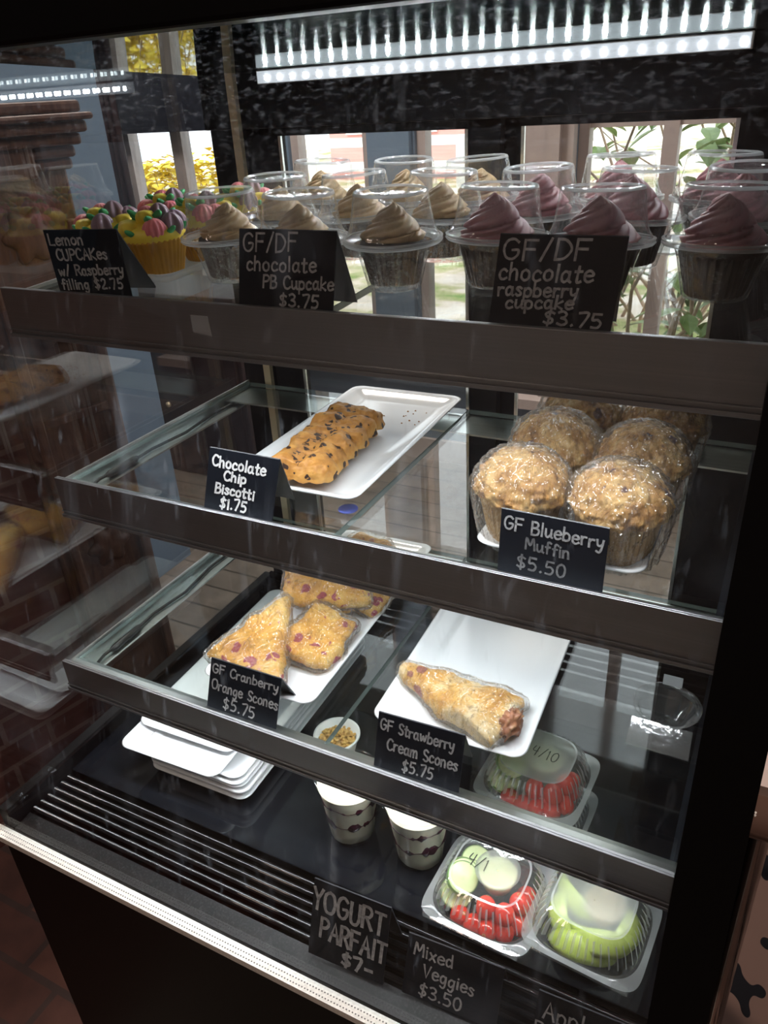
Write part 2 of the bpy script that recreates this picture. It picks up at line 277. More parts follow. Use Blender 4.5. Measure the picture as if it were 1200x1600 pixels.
# ------------------------------------------------------------------ mesh helpers
class MB:
    """collects shapes; build() links them as one mesh object"""
    def __init__(s): s.v, s.f, s.mi = [], [], []
    def add(s, v, f, mi=0):
        o = len(s.v); s.v += [tuple(p) for p in v]; s.f += [tuple(i + o for i in q) for q in f]; s.mi += [mi] * len(f); return s
    def box(s, x0, x1, y0, y1, z0, z1, mi=0):
        v = [(x, y, z) for z in (z0, z1) for y in (y0, y1) for x in (x0, x1)]
        return s.add(v, [(0, 2, 3, 1), (4, 5, 7, 6), (0, 1, 5, 4), (2, 6, 7, 3), (0, 4, 6, 2), (1, 3, 7, 5)], mi)
    def quadbox(s, p, off, mi=0):
        """four corners p extruded by vector off"""
        off = Vector(off); q = [Vector(a) for a in p]; v = q + [a + off for a in q]
        return s.add(v, [(0, 1, 2, 3), (7, 6, 5, 4), (0, 4, 5, 1), (1, 5, 6, 2), (2, 6, 7, 3), (3, 7, 4, 0)], mi)
    def tube(s, path, rad, n=8, mi=0, cap=True):
        P = [Vector(p) for p in path]; rings = []; o = len(s.v); up = Vector((0, 0, 1))
        for i, p in enumerate(P):
            d = (P[min(i + 1, len(P) - 1)] - P[max(i - 1, 0)]).normalized()
            a = d.cross(up if abs(d.z) < .95 else Vector((1, 0, 0))).normalized(); b = d.cross(a)
            r = rad[i] if isinstance(rad, (list, tuple)) else rad
            s.v += [tuple(p + (a * math.cos(t) + b * math.sin(t)) * r) for t in [2 * PI * k / n for k in range(n)]]
        for i in range(len(P) - 1):
            for k in range(n):
                s.f.append((o + i * n + k, o + i * n + (k + 1) % n, o + (i + 1) * n + (k + 1) % n, o + (i + 1) * n + k)); s.mi.append(mi)
        if cap:
            s.f.append(tuple(o + k for k in range(n))); s.mi.append(mi)
            s.f.append(tuple(o + (len(P) - 1) * n + k for k in reversed(range(n)))); s.mi.append(mi)
        return s
    def loft(s, rings, mi=0, cap0=False, cap1=False):
        n = len(rings[0]); o = len(s.v)
        for r in rings: s.v += [tuple(p) for p in r]
        for i in range(len(rings) - 1):
            for k in range(n):
                s.f.append((o + i * n + k, o + i * n + (k + 1) % n, o + (i + 1) * n + (k + 1) % n, o + (i + 1) * n + k)); s.mi.append(mi)
        if cap0: s.f.append(tuple(o + k for k in reversed(range(n)))); s.mi.append(mi)
        if cap1: s.f.append(tuple(o + (len(rings) - 1) * n + k for k in range(n))); s.mi.append(mi)
        return s
    def lathe(s, prof, n=48, rmod=None, mi=0, cap0=False, cap1=False, c=(0, 0, 0)):
        rings = []
        for i, (r, z) in enumerate(prof):
            rings.append([(c[0] + r * (rmod(t, i) if rmod else 1) * math.cos(t), c[1] + r * (rmod(t, i) if rmod else 1) * math.sin(t), c[2] + z) for t in [2 * PI * k / n for k in range(n)]])
        return s.loft(rings, mi, cap0, cap1)
    def blob(s, fn, nu=40, nv=20, mi=0):
        """closed surface p = fn(unit direction)"""
        o = len(s.v); s.v.append(tuple(fn(Vector((0, 0, -1)))))
        for j in range(1, nv):
            ph = -PI / 2 + PI * j / nv
            for i in range(nu):
                t = 2 * PI * i / nu; s.v.append(tuple(fn(Vector((math.cos(ph) * math.cos(t), math.cos(ph) * math.sin(t), math.sin(ph))))))
        s.v.append(tuple(fn(Vector((0, 0, 1))))); top = len(s.v) - 1
        for i in range(nu):
            s.f.append((o, o + 1 + (i + 1) % nu, o + 1 + i)); s.mi.append(mi)
            s.f.append((top, o + 1 + (nv - 2) * nu + i, o + 1 + (nv - 2) * nu + (i + 1) % nu)); s.mi.append(mi)
        for j in range(nv - 2):
            for i in range(nu):
                a = o + 1 + j * nu; s.f.append((a + i, a + (i + 1) % nu, a + nu + (i + 1) % nu, a + nu + i)); s.mi.append(mi)
        return s
    def xf(s, mat):
        s.v = [tuple(mat @ Vector(p)) for p in s.v]; return s
    def build(s, name, mats, parent=None, smooth=False, bevel=0, loc=None):
        me = bpy.data.meshes.new(name); me.from_pydata(s.v, [], s.f)
        for mt in (mats if isinstance(mats, (list, tuple)) else [mats]): me.materials.append(mt)
        me.polygons.foreach_set('material_index', s.mi)
        if smooth: me.polygons.foreach_set('use_smooth', [True] * len(s.f))
        me.validate(); me.update()
        o = bpy.data.objects.new(name, me); COL.objects.link(o)
        if loc: o.location = loc
        if parent: o.parent = parent
        if bevel:
            b = o.modifiers.new('bevel', 'BEVEL'); b.width = bevel; b.segments = 2; b.limit_method = 'ANGLE'
        if smooth == 'auto': 
            pass
        return o
def fn3(p, sc, oc=4): return noise.fractal(Vector(p) * sc, 1.0, 2.0, oc)
def thing(name, label, cat, loc=(0, 0, 0), rz=0, group=None, rx=0):
    o = bpy.data.objects.new(name, None); COL.objects.link(o); o.location = loc; o.rotation_euler = (rx, 0, rz); o.empty_display_size = .02
    return tag(o, label, cat, group)
def tag(o, label=None, cat=None, group=None, kind=None):
    if label: o['label'] = label
    if cat: o['category'] = cat
    if group: o['group'] = group
    if kind: o['kind'] = kind
    return o
def struct(o, label=None): return tag(o, label, None, None, 'structure')
def dup(root, loc, rz=None, label=None, group=None):
    r = root.copy(); COL.objects.link(r); r.location = loc
    if rz is not None: r.rotation_euler.z = rz
    if label: r['label'] = label
    if group: r['group'] = group
    for ch in list(root.children):
        c = ch.copy(); COL.objects.link(c); c.parent = r
        for g in list(ch.children):
            d = g.copy(); COL.objects.link(d); d.parent = c
    return r
def rrect(a, b, r, n=8, z=0):
    """rounded rectangle ring, half sizes a, b"""
    P = []
    for cx, cy, t0 in ((a - r, b - r, 0), (-a + r, b - r, PI / 2), (-a + r, -b + r, PI), (a - r, -b + r, 1.5 * PI)):
        for k in range(n + 1):
            t = t0 + PI / 2 * k / n; P.append((cx + r * math.cos(t), cy + r * math.sin(t), z))
    return P

# ------------------------------------------------------------------ ROOM
FZ = -1.1; WY = 2.4
struct(MB().box(-3.2, .80, -3.2, WY + .1, FZ - .05, FZ).build('floor', M['planks']))
struct(MB().box(.80, 3.4, -3.2, WY + .1, FZ - .05, FZ).build('floor', M['tile']))
struct(MB().box(-1.2, -.12, -1.2, .55, FZ, FZ + .004).build('floor', M['hearth']))
struct(MB().box(-3.2, 3.4, -3.2, WY + .15, 2.5, 2.6).build('ceiling', M['ceilroom']))
struct(MB().box(-3.2, 3.4, -3.3, -3.2, FZ, 2.5).build('wall_front', M['brownwall']))
struct(MB().box(3.4, 3.5, -3.2, WY, FZ, 2.5).build('wall_right', M['brownwall']))
struct(MB().box(-3.3, -3.2, -3.2, WY, FZ, 2.5).build('wall_left', M['bluewall']))
# window wall with openings
OPEN = [(-2.12, -1.56, -.45, 2.05), (-1.21, -.84, -.62, 2.05), (-.64, -.375, -.62, 2.05), (-.02, 1.9, -.72, 2.05)]
wb = MB(); x = -3.2
for (a, b, z0, z1) in OPEN:
    wb.box(x, a, WY, WY + .12, FZ, 2.5); wb.box(a, b, WY, WY + .12, FZ, z0); wb.box(a, b, WY, WY + .12, z1, 2.5); x = b
wb.box(x, 3.4, WY, WY + .12, FZ, 2.5)
struct(wb.build('wall_back', M['bluewall']))
for i, (a, b, z0, z1) in enumerate(OPEN):
    r = tag(bpy.data.objects.new('window_%d' % (i + 1), None), None, None, None, 'structure'); COL.objects.link(r); r.location = ((a + b) / 2, WY, z0)
    fr = MB(); t = .035; W2 = (b - a) / 2; H = z1 - z0
    fr.box(-W2, -W2 + t, .02, .08, 0, H).box(W2 - t, W2, .02, .08, 0, H).box(-W2, W2, .02, .08, 0, t).box(-W2, W2, .02, .08, H - t, H)
    if i == 3:
        for mx in (.26, .9, 1.4): fr.box(mx - (a + b) / 2, mx - (a + b) / 2 + .05, .02, .08, 0, H)
        fr.box(-W2, W2, .03, .07, .95, .98)
    if i == 0: fr.box(.0, .06, .02, .08, 0, H)
    fr.build('window_frame', M['trim'], r)
    MB().box(-W2, W2, .048, .052, 0, H).build('window_pane', M['window_glass'], r)
    pd = bpy.data.lights.new('daylight_portal', 'AREA'); pd.shape = 'RECTANGLE'; pd.size = b - a; pd.size_y = H; pd.cycles.is_portal = True
    po = bpy.data.objects.new('daylight_portal', pd); COL.objects.link(po); po.location = ((a + b) / 2, WY + .14, (z0 + z1) / 2); po.rotation_euler = (-PI / 2, 0, 0)
# casings, sill, baseboard
tr = MB(); tr.box(-.27, -.02, WY - .05, WY, -.72, 2.1).box(-.24, -.20, WY - .065, WY, -.72, 2.1).box(-.10, -.06, WY - .08, WY, -.72, 2.1)
struct(tr.build('trim_1', M['trim']))
struct(MB().box(-.30, 2.0, WY - .13, WY + .02, -.76, -.72).build('trim_2', M['trim']))
struct(MB().box(-1.3, -.33, WY - .10, WY + .02, -.66, -.62).build('trim_3', M['trim']))
struct(MB().box(-.64 - .19, -.65, WY - .03, WY, -.62, 2.1).build('trim_4', M['bluewall']))
struct(MB().box(-3.2, 3.4, WY - .02, WY, FZ, FZ + .10).build('baseboard_back', M['trim']))
# added dark sheet for the beam's dark reflection; curtain and cabinet by left window
t = thing('added_dark_sheet', 'added dark navy sheet over the upper part of the left window', 'shade', (-1.86, WY - .018, .29))
MB().box(-.33, .36, -.006, .006, 0, 1.77).build('dark_sheet_cloth', M['navy'], t); MB().box(-.33, .36, -.012, .012, -.015, .006).build('dark_sheet_edge', M['navy'], t)
t = thing('curtain', 'dark curtain hanging between blue wall and window with yellow bush', 'curtain', (-2.11, WY - .11, FZ + .06))
cu = MB(); rings = []
for z in (0, 1.5, 3.2):
    rings.append([(-.09 + .20 * k / 40, .018 * math.sin(k * .95), z) for k in range(41)] + [(-.09 + .20 * k / 40, .018 * math.sin(k * .95) + .006, z) for k in range(40, -1, -1)])
cu.loft(rings, 0, True, True).build('curtain_cloth', M['maroon'], t, True)
MB().tube([(-.14, .005, 3.2), (.16, .005, 3.2)], .012, 10).build('rod', M['black'], t)
t = thing('wooden_cabinet', 'low dark wooden cabinet under the left window', 'cabinet', (-1.62, WY - .36, FZ))
MB().box(-.5, .42, -.16, .16, 0, .78).build('body', M['maroon'], t, bevel=.006); MB().box(-.52, .44, -.18, .17, .78, .81).build('cabinet_top', M['maroon'], t, bevel=.004)
for k in (-1, 1):
    d = MB().box(-.04 + k * .23 - .21, -.04 + k * .23 + .21, -.175, -.16, .05, .75).build('door', M['maroon'], t, bevel=.004)
    MB().lathe([(.001, 0), (.012, .003), (.012, .012), (.001, .016)], 16).xf(Matrix.Translation((-.04 + k * .05, -.175, .33)) @ Matrix.Rotation(PI / 2, 4, 'X')).build('knob', M['gold'], d, True)
struct(MB().box(-1.7, -1.10, .78, 1.3, FZ, 2.5).build('wall_pier', M['bluewall']))
# fireplace side: yawed brick wall with carved pilaster
WD = Vector((.249, .968, 0)).normalized(); WN = Vector((WD.y, -WD.x, 0)); P0 = Vector((-.66, .08, FZ))
ang = math.atan2(WD.y, WD.x)
bw = MB().box(-1.6, .318, 0, .12, 0, 1.36).build('wall_side', M['brick'])
bw.matrix_world = Matrix.Translation(P0) @ Matrix.Rotation(ang, 4, 'Z'); struct(bw)
t = thing('fireplace_pilaster', 'carved brown wooden pilaster of the fireplace beside the brick', 'pilaster', P0, ang)
z1 = 1.43
MB().box(.32, .53, -.02, .16, 0, z1).build('shaft', M['carved'], t, bevel=.005)
for (x0, x1) in ((.335, .355), (.50, .52)): MB().box(x0, x1, -.034, -.02, .10, 1.30).build('edge_moulding', M['carved'], t, bevel=.004)
for (z0, z2) in ((.92, .94), (.70, .72)): MB().box(.355, .50, -.030, -.02, z0, z2).build('cross_moulding', M['carved'], t, bevel=.003)
for zc in (.62, 1.12, 1.28):
    def ros(d, zc=zc):
        a = math.atan2(d.z, d.x); k = 1 + .18 * math.cos(6 * a); return Vector((.427 + d.x * .045 * k, -.02 + d.y * .016, zc + d.z * .045 * k))
    MB().blob(ros, 36, 18).build('rosette', M['carved'], t, True)
cp = MB()
for (z0, h, o) in ((1.385, .02, .015), (1.405, .02, .025), (1.425, .02, .04), (1.445, .02, .055), (1.465, .012, .07), (1.477, .02, .05)):
    cp.box(.30 - o * .3, .53 + o * .55, -.02 - o, .16, z0, z0 + h)
cp.build('capital', M['carved'], t, bevel=.006)
MB().box(-1.6, .46, -.05, .16, 1.375, 1.495).build('mantel_beam', M['carved'], t, bevel=.006)
# table to the right of the case
t = thing('side_table', 'pink-beige table with brown rounded edge right of the black case', 'table', (1.142, .30, FZ))
MB().box(-.358, .35, -.27, .5, .900, .915).build('tabletop', M['pinktop'], t)
e = MB(); 
for (x0, x1, y0, y1) in ((-.345, .365, -.285, -.27), (-.345, -.33, -.285, .5)): 
    pass
e.tube([(-.356, -.272, .882), (-.02, -.272, .882), (.35, -.272, .882)], .022, 16).build('edge_band', M['brownedge'], t, True)
for (px, py) in ((-.343, -.255), (-.30, .45), (.3, -.24), (.3, .45)):
    l = MB().tube([(px, py, .012), (px, py, .90)], .011, 16).build('leg', M['chrome'], t, True)
    MB().lathe([(.001, 0), (.02, 0), (.02, .01), (.012, .014)], 20, c=(px, py, 0)).build('foot', M['black'], l, True)
MB().blob(lambda d: Vector((-.352 + d.x * .005, -.285 + d.y * .006, .886 + d.z * .013)), 16, 10).build('corner_cap', M['whitepaint'], t, True)

# ------------------------------------------------------------------ OUTDOORS
struct(MB().box(-14, 10, WY + .13, 9, -1.25, -1.12).build('ground', M['grass']))
struct(MB().box(-14, 10, 9, 12, -1.25, -1.11).build('ground', M['road']))
struct(MB().box(-14, 10, 12, 40, -1.25, -1.12).build('ground', M['grass']))
def tree(loc, h, seed, label, nb=26):
    rnd = random.Random(seed); t = thing('bare_tree', label, 'tree', loc)
    tr = MB().tube([(0, 0, 0), (.03, .02, h * .35), (-.04, .05, h * .7), (.05, 0, h)], [.11, .085, .06, .02], 10); tr.build('trunk', M['bark'], t, True)
    b = MB()
    for i in range(nb):
        z = h * (.25 + .7 * i / nb); a = rnd.uniform(0, 2 * PI); L = rnd.uniform(.7, 1.6); p = Vector((0, 0, z)); d = Vector((math.cos(a), math.sin(a), .55)); pts = [p]
        for k in range(5):
            d = (d + Vector((rnd.uniform(-.35, .35), rnd.uniform(-.35, .35), rnd.uniform(-.2, .35)))).normalized(); p = p + d * L / 5; pts.append(p)
            if k > 0:
                q = p.copy(); e = d; tw = [q]
                for _ in range(3):
                    e = (e + Vector((rnd.uniform(-.8, .8), rnd.uniform(-.8, .8), rnd.uniform(-.4, .6)))).normalized(); q = q + e * L * .14; tw.append(q)
                b.tube(tw, [.008, .006, .005, .003], 4)
        b.tube(pts, [.03, .024, .018, .013, .009, .005], 5)
    b.build('branches', M['bark'], t, True); return t
tree((.3, 6.9, -1.12), 4.6, 3, 'bare tree standing outside behind the leafy shrub')
tree((-3.2, 7.4, -1.12), 5.0, 5, 'bare tree standing on the lawn beyond the middle windows')
def shrub(name, loc, label, nst, nleaf, sx, sy, h, stm, lm, lsz, seed, droop=.6, up=False):
    rnd = random.Random(seed); t = thing(name, label, 'shrub', loc); st = MB(); lf = MB(); tips = []
    for i in range(nst):
        p = Vector((rnd.uniform(-sx, sx) * .6, rnd.uniform(-sy, sy) * .6, 0)); d = Vector((rnd.uniform(-.5, .5), rnd.uniform(-.5, .5), 1)); pts = [p]
        for k in range(7):
            d = (d + Vector((rnd.uniform(-.5, .5), rnd.uniform(-.5, .5), rnd.uniform(-.1, .4)))).normalized(); p = p + d * h / 6.5; pts.append(p); tips.append((p, d))
        st.tube(pts, [.014, .012, .010, .008, .007, .005, .003, .002], 5)
    for i in range(nleaf):
        p, d = tips[rnd.randrange(len(tips))]; a = rnd.uniform(0, 2 * PI); o = p + Vector((rnd.uniform(-1, 1), rnd.uniform(-1, 1), rnd.uniform(-1, 1))) * lsz * .8
        di = Vector((math.cos(a), math.sin(a), (rnd.uniform(.2, .9) if up else -droop * rnd.random()))).normalized(); sd = di.cross(Vector((0, 0, 1))).normalized(); nn = sd.cross(di)
        L = lsz * rnd.uniform(.7, 1.2); W = L * (.30 if not up else .4)
        pr = [(0, .08), (.25, .8), (.5, 1), (.75, .7), (1, .03)]
        v = []
        for (u, ww) in pr:
            c = o + di * L * u - Vector((0, 0, 1)) * L * .25 * u * u
            v += [c + sd * W * ww + nn * W * .25 * ww, c, c - sd * W * ww + nn * W * .25 * ww]
        f = []
        for k in range(4):
            f += [(3 * k, 3 * k + 1, 3 * k + 4, 3 * k + 3), (3 * k + 1, 3 * k + 2, 3 * k + 5, 3 * k + 4)]
        lf.add(v, f)
    st.build('stems', stm, t, True); lf.build('foliage', lm, t); return t
shrub('leafy_shrub', (.42, 3.45, -1.12), 'green long-leaved shrub right outside the right window', 34, 950, .9, .35, 2.0, M['twig'], M['leaf'], .13, 11)
shrub('red_twig_shrub', (1.5, 5.6, -1.12), 'reddish twiggy shrub outside at the far right of the window', 22, 120, .6, .3, 1.5, M['twig'], M['leafred'], .07, 12)
shrub('twig_shrub', (-.35, 5.1, -1.12), 'bare tan twigs tangled on the ground outside the right window', 30, 20, 1.0, .6, .9, M['twig'], M['leafred'], .05, 13)
shrub('forsythia_bush', (-3.25, 4.0, -1.12), 'yellow flowering bush outside the left window', 70, 5200, 1.0, .5, 1.10, M['twig'], M['forsythia'], .085, 14, up=True)
t = thing('picket_fence', 'white rail fence beyond the lawn', 'fence', (-2, 8.6, -1.12))
for k in range(14): MB().box(-6 + k * 1.0, -5.9 + k * 1.0, -.05, .05, 0, 1.0).build('post', M['whitepaint'], t)
for z in (.35, .65, .92): MB().box(-6, 7.1, -.03, .03, z, z + .1).build('rail', M['whitepaint'], t)
t = thing('neighbour_house', 'faded red house across the street', 'house', (-6.3, 14, -1.12))
MB().box(-1.6, 2.4, 0, 3, 0, 3).build('wall', M['pinkhouse'], t); MB().add([(-1.8, -.3, 3), (2.6, -.3, 3), (2.6, 3.3, 3), (-1.8, 3.3, 3), (-1.8, 1.5, 4.4), (2.6, 1.5, 4.4)], [(0, 1, 5, 4), (2, 3, 4, 5), (0, 4, 3), (1, 2, 5), (0, 3, 2, 1)]).build('roof', M['rails'], t)
for k in (-.9, .4, 1.6): MB().box(k - .3, k + .3, -.05, .02, .8, 2.2).build('window', M['whitepaint'], t)
t = thing('fire_hydrant', 'red hydrant post on the lawn seen through the middle window', 'hydrant', (-1.78, 6.6, -1.12))
MB().lathe([(.09, 0), (.09, .06), (.06, .08), (.06, .85), (.085, .88), (.085, .95), (.06, 1.05), (.001, 1.1)], 20, cap0=True).build('barrel', M['redpaint'], t, True)
for s_ in (-1, 1): MB().tube([(s_ * .05, 0, .65), (s_ * .11, 0, .65)], .035, 12).build('outlet_cap', M['redpaint'], t, True)

# ------------------------------------------------------------------ DISPLAY CASE
XR = .737; XL = -.012; YB = .40; ZC = .418
case = thing('display_case', 'black refrigerated bakery display case with tilted front glass', 'display case', (.37, .1, FZ))
O = Vector((.37, .1, FZ))
def part(mb, name, mats, parent=case, off=O, **kw):
    mb.v = [tuple(Vector(p) - off) for p in mb.v]
    return mb.build(name, mats, parent, **kw)
def fy(z): return -.195 + (z + .405) * (.195 - .012) / (.84)        # front glass line
zb, zt = -.405, .435
# right end panel: solid black, follows the tilt of the glass
pv = [(XR, fy(zb) - .006, zb), (XR, fy(zt) - .006, zt + .10), (XR, YB + .06, zt + .10), (XR, YB + .06, zb)]
part(MB().quadbox([pv[3], pv[2], pv[1], pv[0]], (.040, 0, 0)), 'end_panel', M['black'])
# left end glass
pl = [(XL, fy(-.378) + .004, -.378), (XL, fy(zt) + .004, zt), (XL, YB, zt), (XL, YB, -.378)]
part(MB().quadbox(pl, (-.006, 0, 0)), 'end_glass', M['end_glass'])
# front glass
pf = [(XL - .006, fy(-.398), -.398), (XR, fy(-.398), -.398), (XR, fy(.432), .432), (XL - .006, fy(.432), .432)]
part(MB().quadbox(pf, (0, .006, 0)), 'front_glass', M['front_glass'])
# canopy: header beam and polished ceiling
part(MB().box(XL - .03, XR, -.036, -.004, .428, .53), 'header', M['black'], bevel=.004)
part(MB().quadbox([(XL - .006, -.003, .430), (XR, -.003, .430), (XR, YB, .411), (XL - .006, YB, .411)], (0, 0, .006)), 'canopy_ceiling', M['ceil'])
part(MB().box(XL - .02, XR, -.003, YB + .03, ZC + .02, .53), 'canopy_top', M['black'])
# rear beam, stiles, sliding doors
part(MB().box(XL - .01, XR, YB, YB + .05, .345, .412), 'rear_beam', M['frame'], bevel=.002)
part(MB().box(XL, .042, YB, YB + .03, -.40, .345), 'rear_post', M['frame'])
part(MB().box(.70, XR, YB, YB + .03, -.40, .345), 'rear_post', M['frame'])
part(MB().box(.030, .042, YB - .008, YB, -.36, .418), 'edge_strip', M['gold'])
for (a, b, y, nm) in ((.044, .405, YB + .004, 'l'), (.372, .70, YB + .024, 'r')):
    d = part(MB().box(a, a + .052, y, y + .016, -.385, .345).box(b - .04, b, y, y + .016, -.385, .345).box(a, b, y, y + .016, -.385, -.35).box(a, b, y, y + .016, .335, .345), 'sliding_door', M['frame'], bevel=.001)
    def sub(mb, name, mats, par=d):
        mb.v = [tuple(Vector(p) - O) for p in mb.v]; o = mb.build(name, mats, par); return o
    sub(MB().box(a + .052, b - .04, y + .006, y + .010, -.35, .335), 'door_pane', M['door_glass'])
    sub(MB().box(a + .052, a + .056, y - .002, y + .002, -.35, .335), 'edge_gasket', M['alum'])
    sub(MB().box(b - .044, b - .040, y - .002, y + .002, -.35, .335), 'edge_gasket', M['alum'])
    sub(MB().tube([(a + .024, y, .26), (a + .024, y - .006, .26)], .005, 12), 'screw', M['alum'])
tk = MB()
for k in range(4): tk.box(XL, XR, YB - .05 + .012 * k, YB - .044 + .012 * k, -.40, -.385 + .006 * k)
part(tk, 'door_track', M['grille'])
part(MB().box(XL, XR, YB - .01, YB + .06, -.46, -.385), 'rear_sill', M['frame'])
# deck, grille, front curb, bumper, base
part(MB().box(XL - .004, XR, -.086, YB - .01, -.412, -.40), 'deck_pan', M['deckblack'], bevel=.001)
for k in range(6):
    y = -.096 - .0112 * k
    part(MB().tube([(XL, y, -.4035), (XR, y, -.4035)], .0036, 10), 'grille_slat', M['grille'], smooth=True)
part(MB().box(XL, XR, -.165, -.086, -.43, -.412), 'air_duct', M['black'])
part(MB().box(XL - .02, XL - .004, fy(-.4) + .01, YB, -.412, -.378), 'side_curb', M['black'])
cb = MB().quadbox([(XL, -.160, -.402), (XR, -.160, -.402), (XR, -.184, -.405), (XL, -.184, -.405)], (0, 0, -.02))
part(cb, 'front_curb', noisy('speckled_dark_curb', [(.5, (.002, .002, .0025)), (.72, (.022, .022, .022))], 420, .4, spec=.25))
bs = MB().box(XL - .03, XR, -.2035, -.1895, -.410, -.4005); dots = []
part(bs, 'bumper_strip', M['white_strip'])
dm = MB()
for k in range(220):
    xx = XL - .028 + k * .0034
    if xx < XR - .004:
        for y in (-.2000, -.1950): dm.box(xx, xx + .0013, y - .0005, y + .0005, -.4005, -.4001)
part(dm, 'perforation', M['dot'])
part(MB().box(XL - .02, XR + .04, -.192, YB + .06, FZ, -.412), 'base_cabinet', M['black'], bevel=.004)
# top LED strip on the rear beam
ls = part(MB().box(.09, .665, .3785, .396, .3960, .4110), 'light_bar', M['alum'])
lm = MB().box(.092, .663, .3765, .3785, .3968, .4100); lm.v = [tuple(Vector(p) - O) for p in lm.v]; lm.build('diffuser', M['led_strip'], ls)
lm = MB()
for k in range(30): lm.box(.104 + k * .0190, .1085 + k * .0190, .3758, .3766, .4000, .4050)
lm.v = [tuple(Vector(p) - O) for p in lm.v]; tag(lm.build('led_emitters', M['led'], ls), None, None, None, 'stuff')

# ------------------------------------------------------------------ SHELVES
def shelf(label, yf, ztop, zbot, zg, tilt, yb, joint, cable, sticker=False, power=1.):
    t = thing('glass_shelf', label, 'shelf', (0, yf, zg), group='glass shelves of the case')
    hh = ztop - zg
    fb = MB().box(0, XR - .001, 0, .0025, zbot - zg, hh).box(0, XR - .001, .0025, .006, hh - .002, hh)
    fb.box(0, XR - .001, -.003, .003, zbot - zg - .001, zbot - zg + .003).box(0, XR - .001, -.002, .0, zbot - zg + .006, zbot - zg + .0075)
    bar = fb.build('front_bar', M['steel'], t, bevel=.0006)
    MB().add([(0, .003, hh - .001), (XR - .001, .003, hh - .001), (XR - .001, .028, -.004), (0, .028, -.004)], [(0, 1, 2, 3)]).build('bar_lining', M['alum'], t)
    lb = MB().box(.03, XR - .03, .006, .022, zbot - zg + .006, zbot - zg + .016).build('light_bar', M['alum'], t)
    MB().box(.032, XR - .032, .008, .020, zbot - zg + .004, zbot - zg + .0062).build('diffuser', M['led_strip'], lb)
    L = yb - yf
    def zz(y): return tilt * (y + yf) if tilt else 0
    base = zz(0)
    def sl(y): return zz(y) - (0 if not tilt else tilt * yf) + (0)
    # ledges on three sides
    MB().quadbox([(0, .003, -.019), (0, L, -.019 + sl(L)), (.026, L, -.019 + sl(L)), (.026, .003, -.019)], (0, 0, .0025)).quadbox([(0, .003, -.0165), (0, L, -.0165 + sl(L)), (.0025, L, -.0165 + sl(L)), (.0025, .003, -.0165)], (0, 0, .020)).build('side_rail', M['alum'], t)
    MB().quadbox([(XR - .008, .004, -.010), (XR - .008, L, -.010 + sl(L)), (XR - .002, L, -.010 + sl(L)), (XR - .002, .004, -.010)], (0, 0, .0025)).build('side_rail', M['frame'], t)
    MB().quadbox([(0, L - .062, -.0105 + sl(L)), (0, L, -.0105 + sl(L)), (XR - .002, L, -.0105 + sl(L)), (XR - .002, L - .062, -.0105 + sl(L))], (0, 0, .0025)).build('rear_rail', M['alum'], t)
    for (x0, x1) in ((.003, joint - .0008), (joint + .0008, XR - .003)):
        p = [(x0, .004, -.006), (x0, L, -.006 + sl(L)), (x1, L, -.006 + sl(L)), (x1, .004, -.006)]
        g = MB(); off = Vector((0, 0, .006)); v = [Vector(a) for a in p] + [Vector(a) + off for a in p]
        g.add(v, [(0, 1, 2, 3), (7, 6, 5, 4)], 0); g.add(v, [(0, 4, 5, 1), (1, 5, 6, 2), (2, 6, 7, 3), (3, 7, 4, 0)], 1)
        g.build('glass_panel', [M['glass'], M['glass_edge']], t)
    if cable:
        c = MB().tube([(.024, .02, -.0125), (.017, .05, -.0115), (.020, .08, -.0115), (.012, .15, -.0135), (.020, .21, -.0125), (.010, .28, -.0135), (.014, L - .02, -.0135)], .0021, 8)
        co = c.build('cable', M['cable'], t, True)
        MB().tube([(.018, .060, -.0115), (.019, .066, -.0115), (.018, .110, -.0115), (.016, .118, -.0115)], [.0025, .0050, .0050, .0025], 10).build('connector', M['cable'], co, True)
    if sticker: MB().quadbox([(.2515, -.0006, hh - .012), (.2515, -.0006, hh - .028), (.273, -.0006, hh - .030), (.271, -.0006, hh - .012)], (0, .0006, 0)).build('sticker', M['sticker'], t)
    area('shelf_led_light', (XR / 2, yf + .014, zbot + .0035), (math.radians(-22), 0, 0), XR - .07, .010, LED_POWER * power, (.93, .97, 1))
    return t
shelf('top glass shelf with wide dark steel front bar, under the cupcakes', 0., .221, .171, .209, .04, .385, .372, False, True, .95)
ms = shelf('middle glass shelf with dark steel front bar, under muffins and biscotti', 0., 0., -.050, -.010, 0, .388, .371, True, False, .62)
shelf('lowest glass shelf with dark steel front bar, under the scones', -.062, -.228, -.270, -.238, 0, .372, .372, True, False, .42)
MB().lathe([(.001, 0), (.011, 0), (.011, .0006), (.001, .0006)], 24, c=(.372 - .022, .085, -.0068)).build('round_sticker', M['bluestick'], ms)

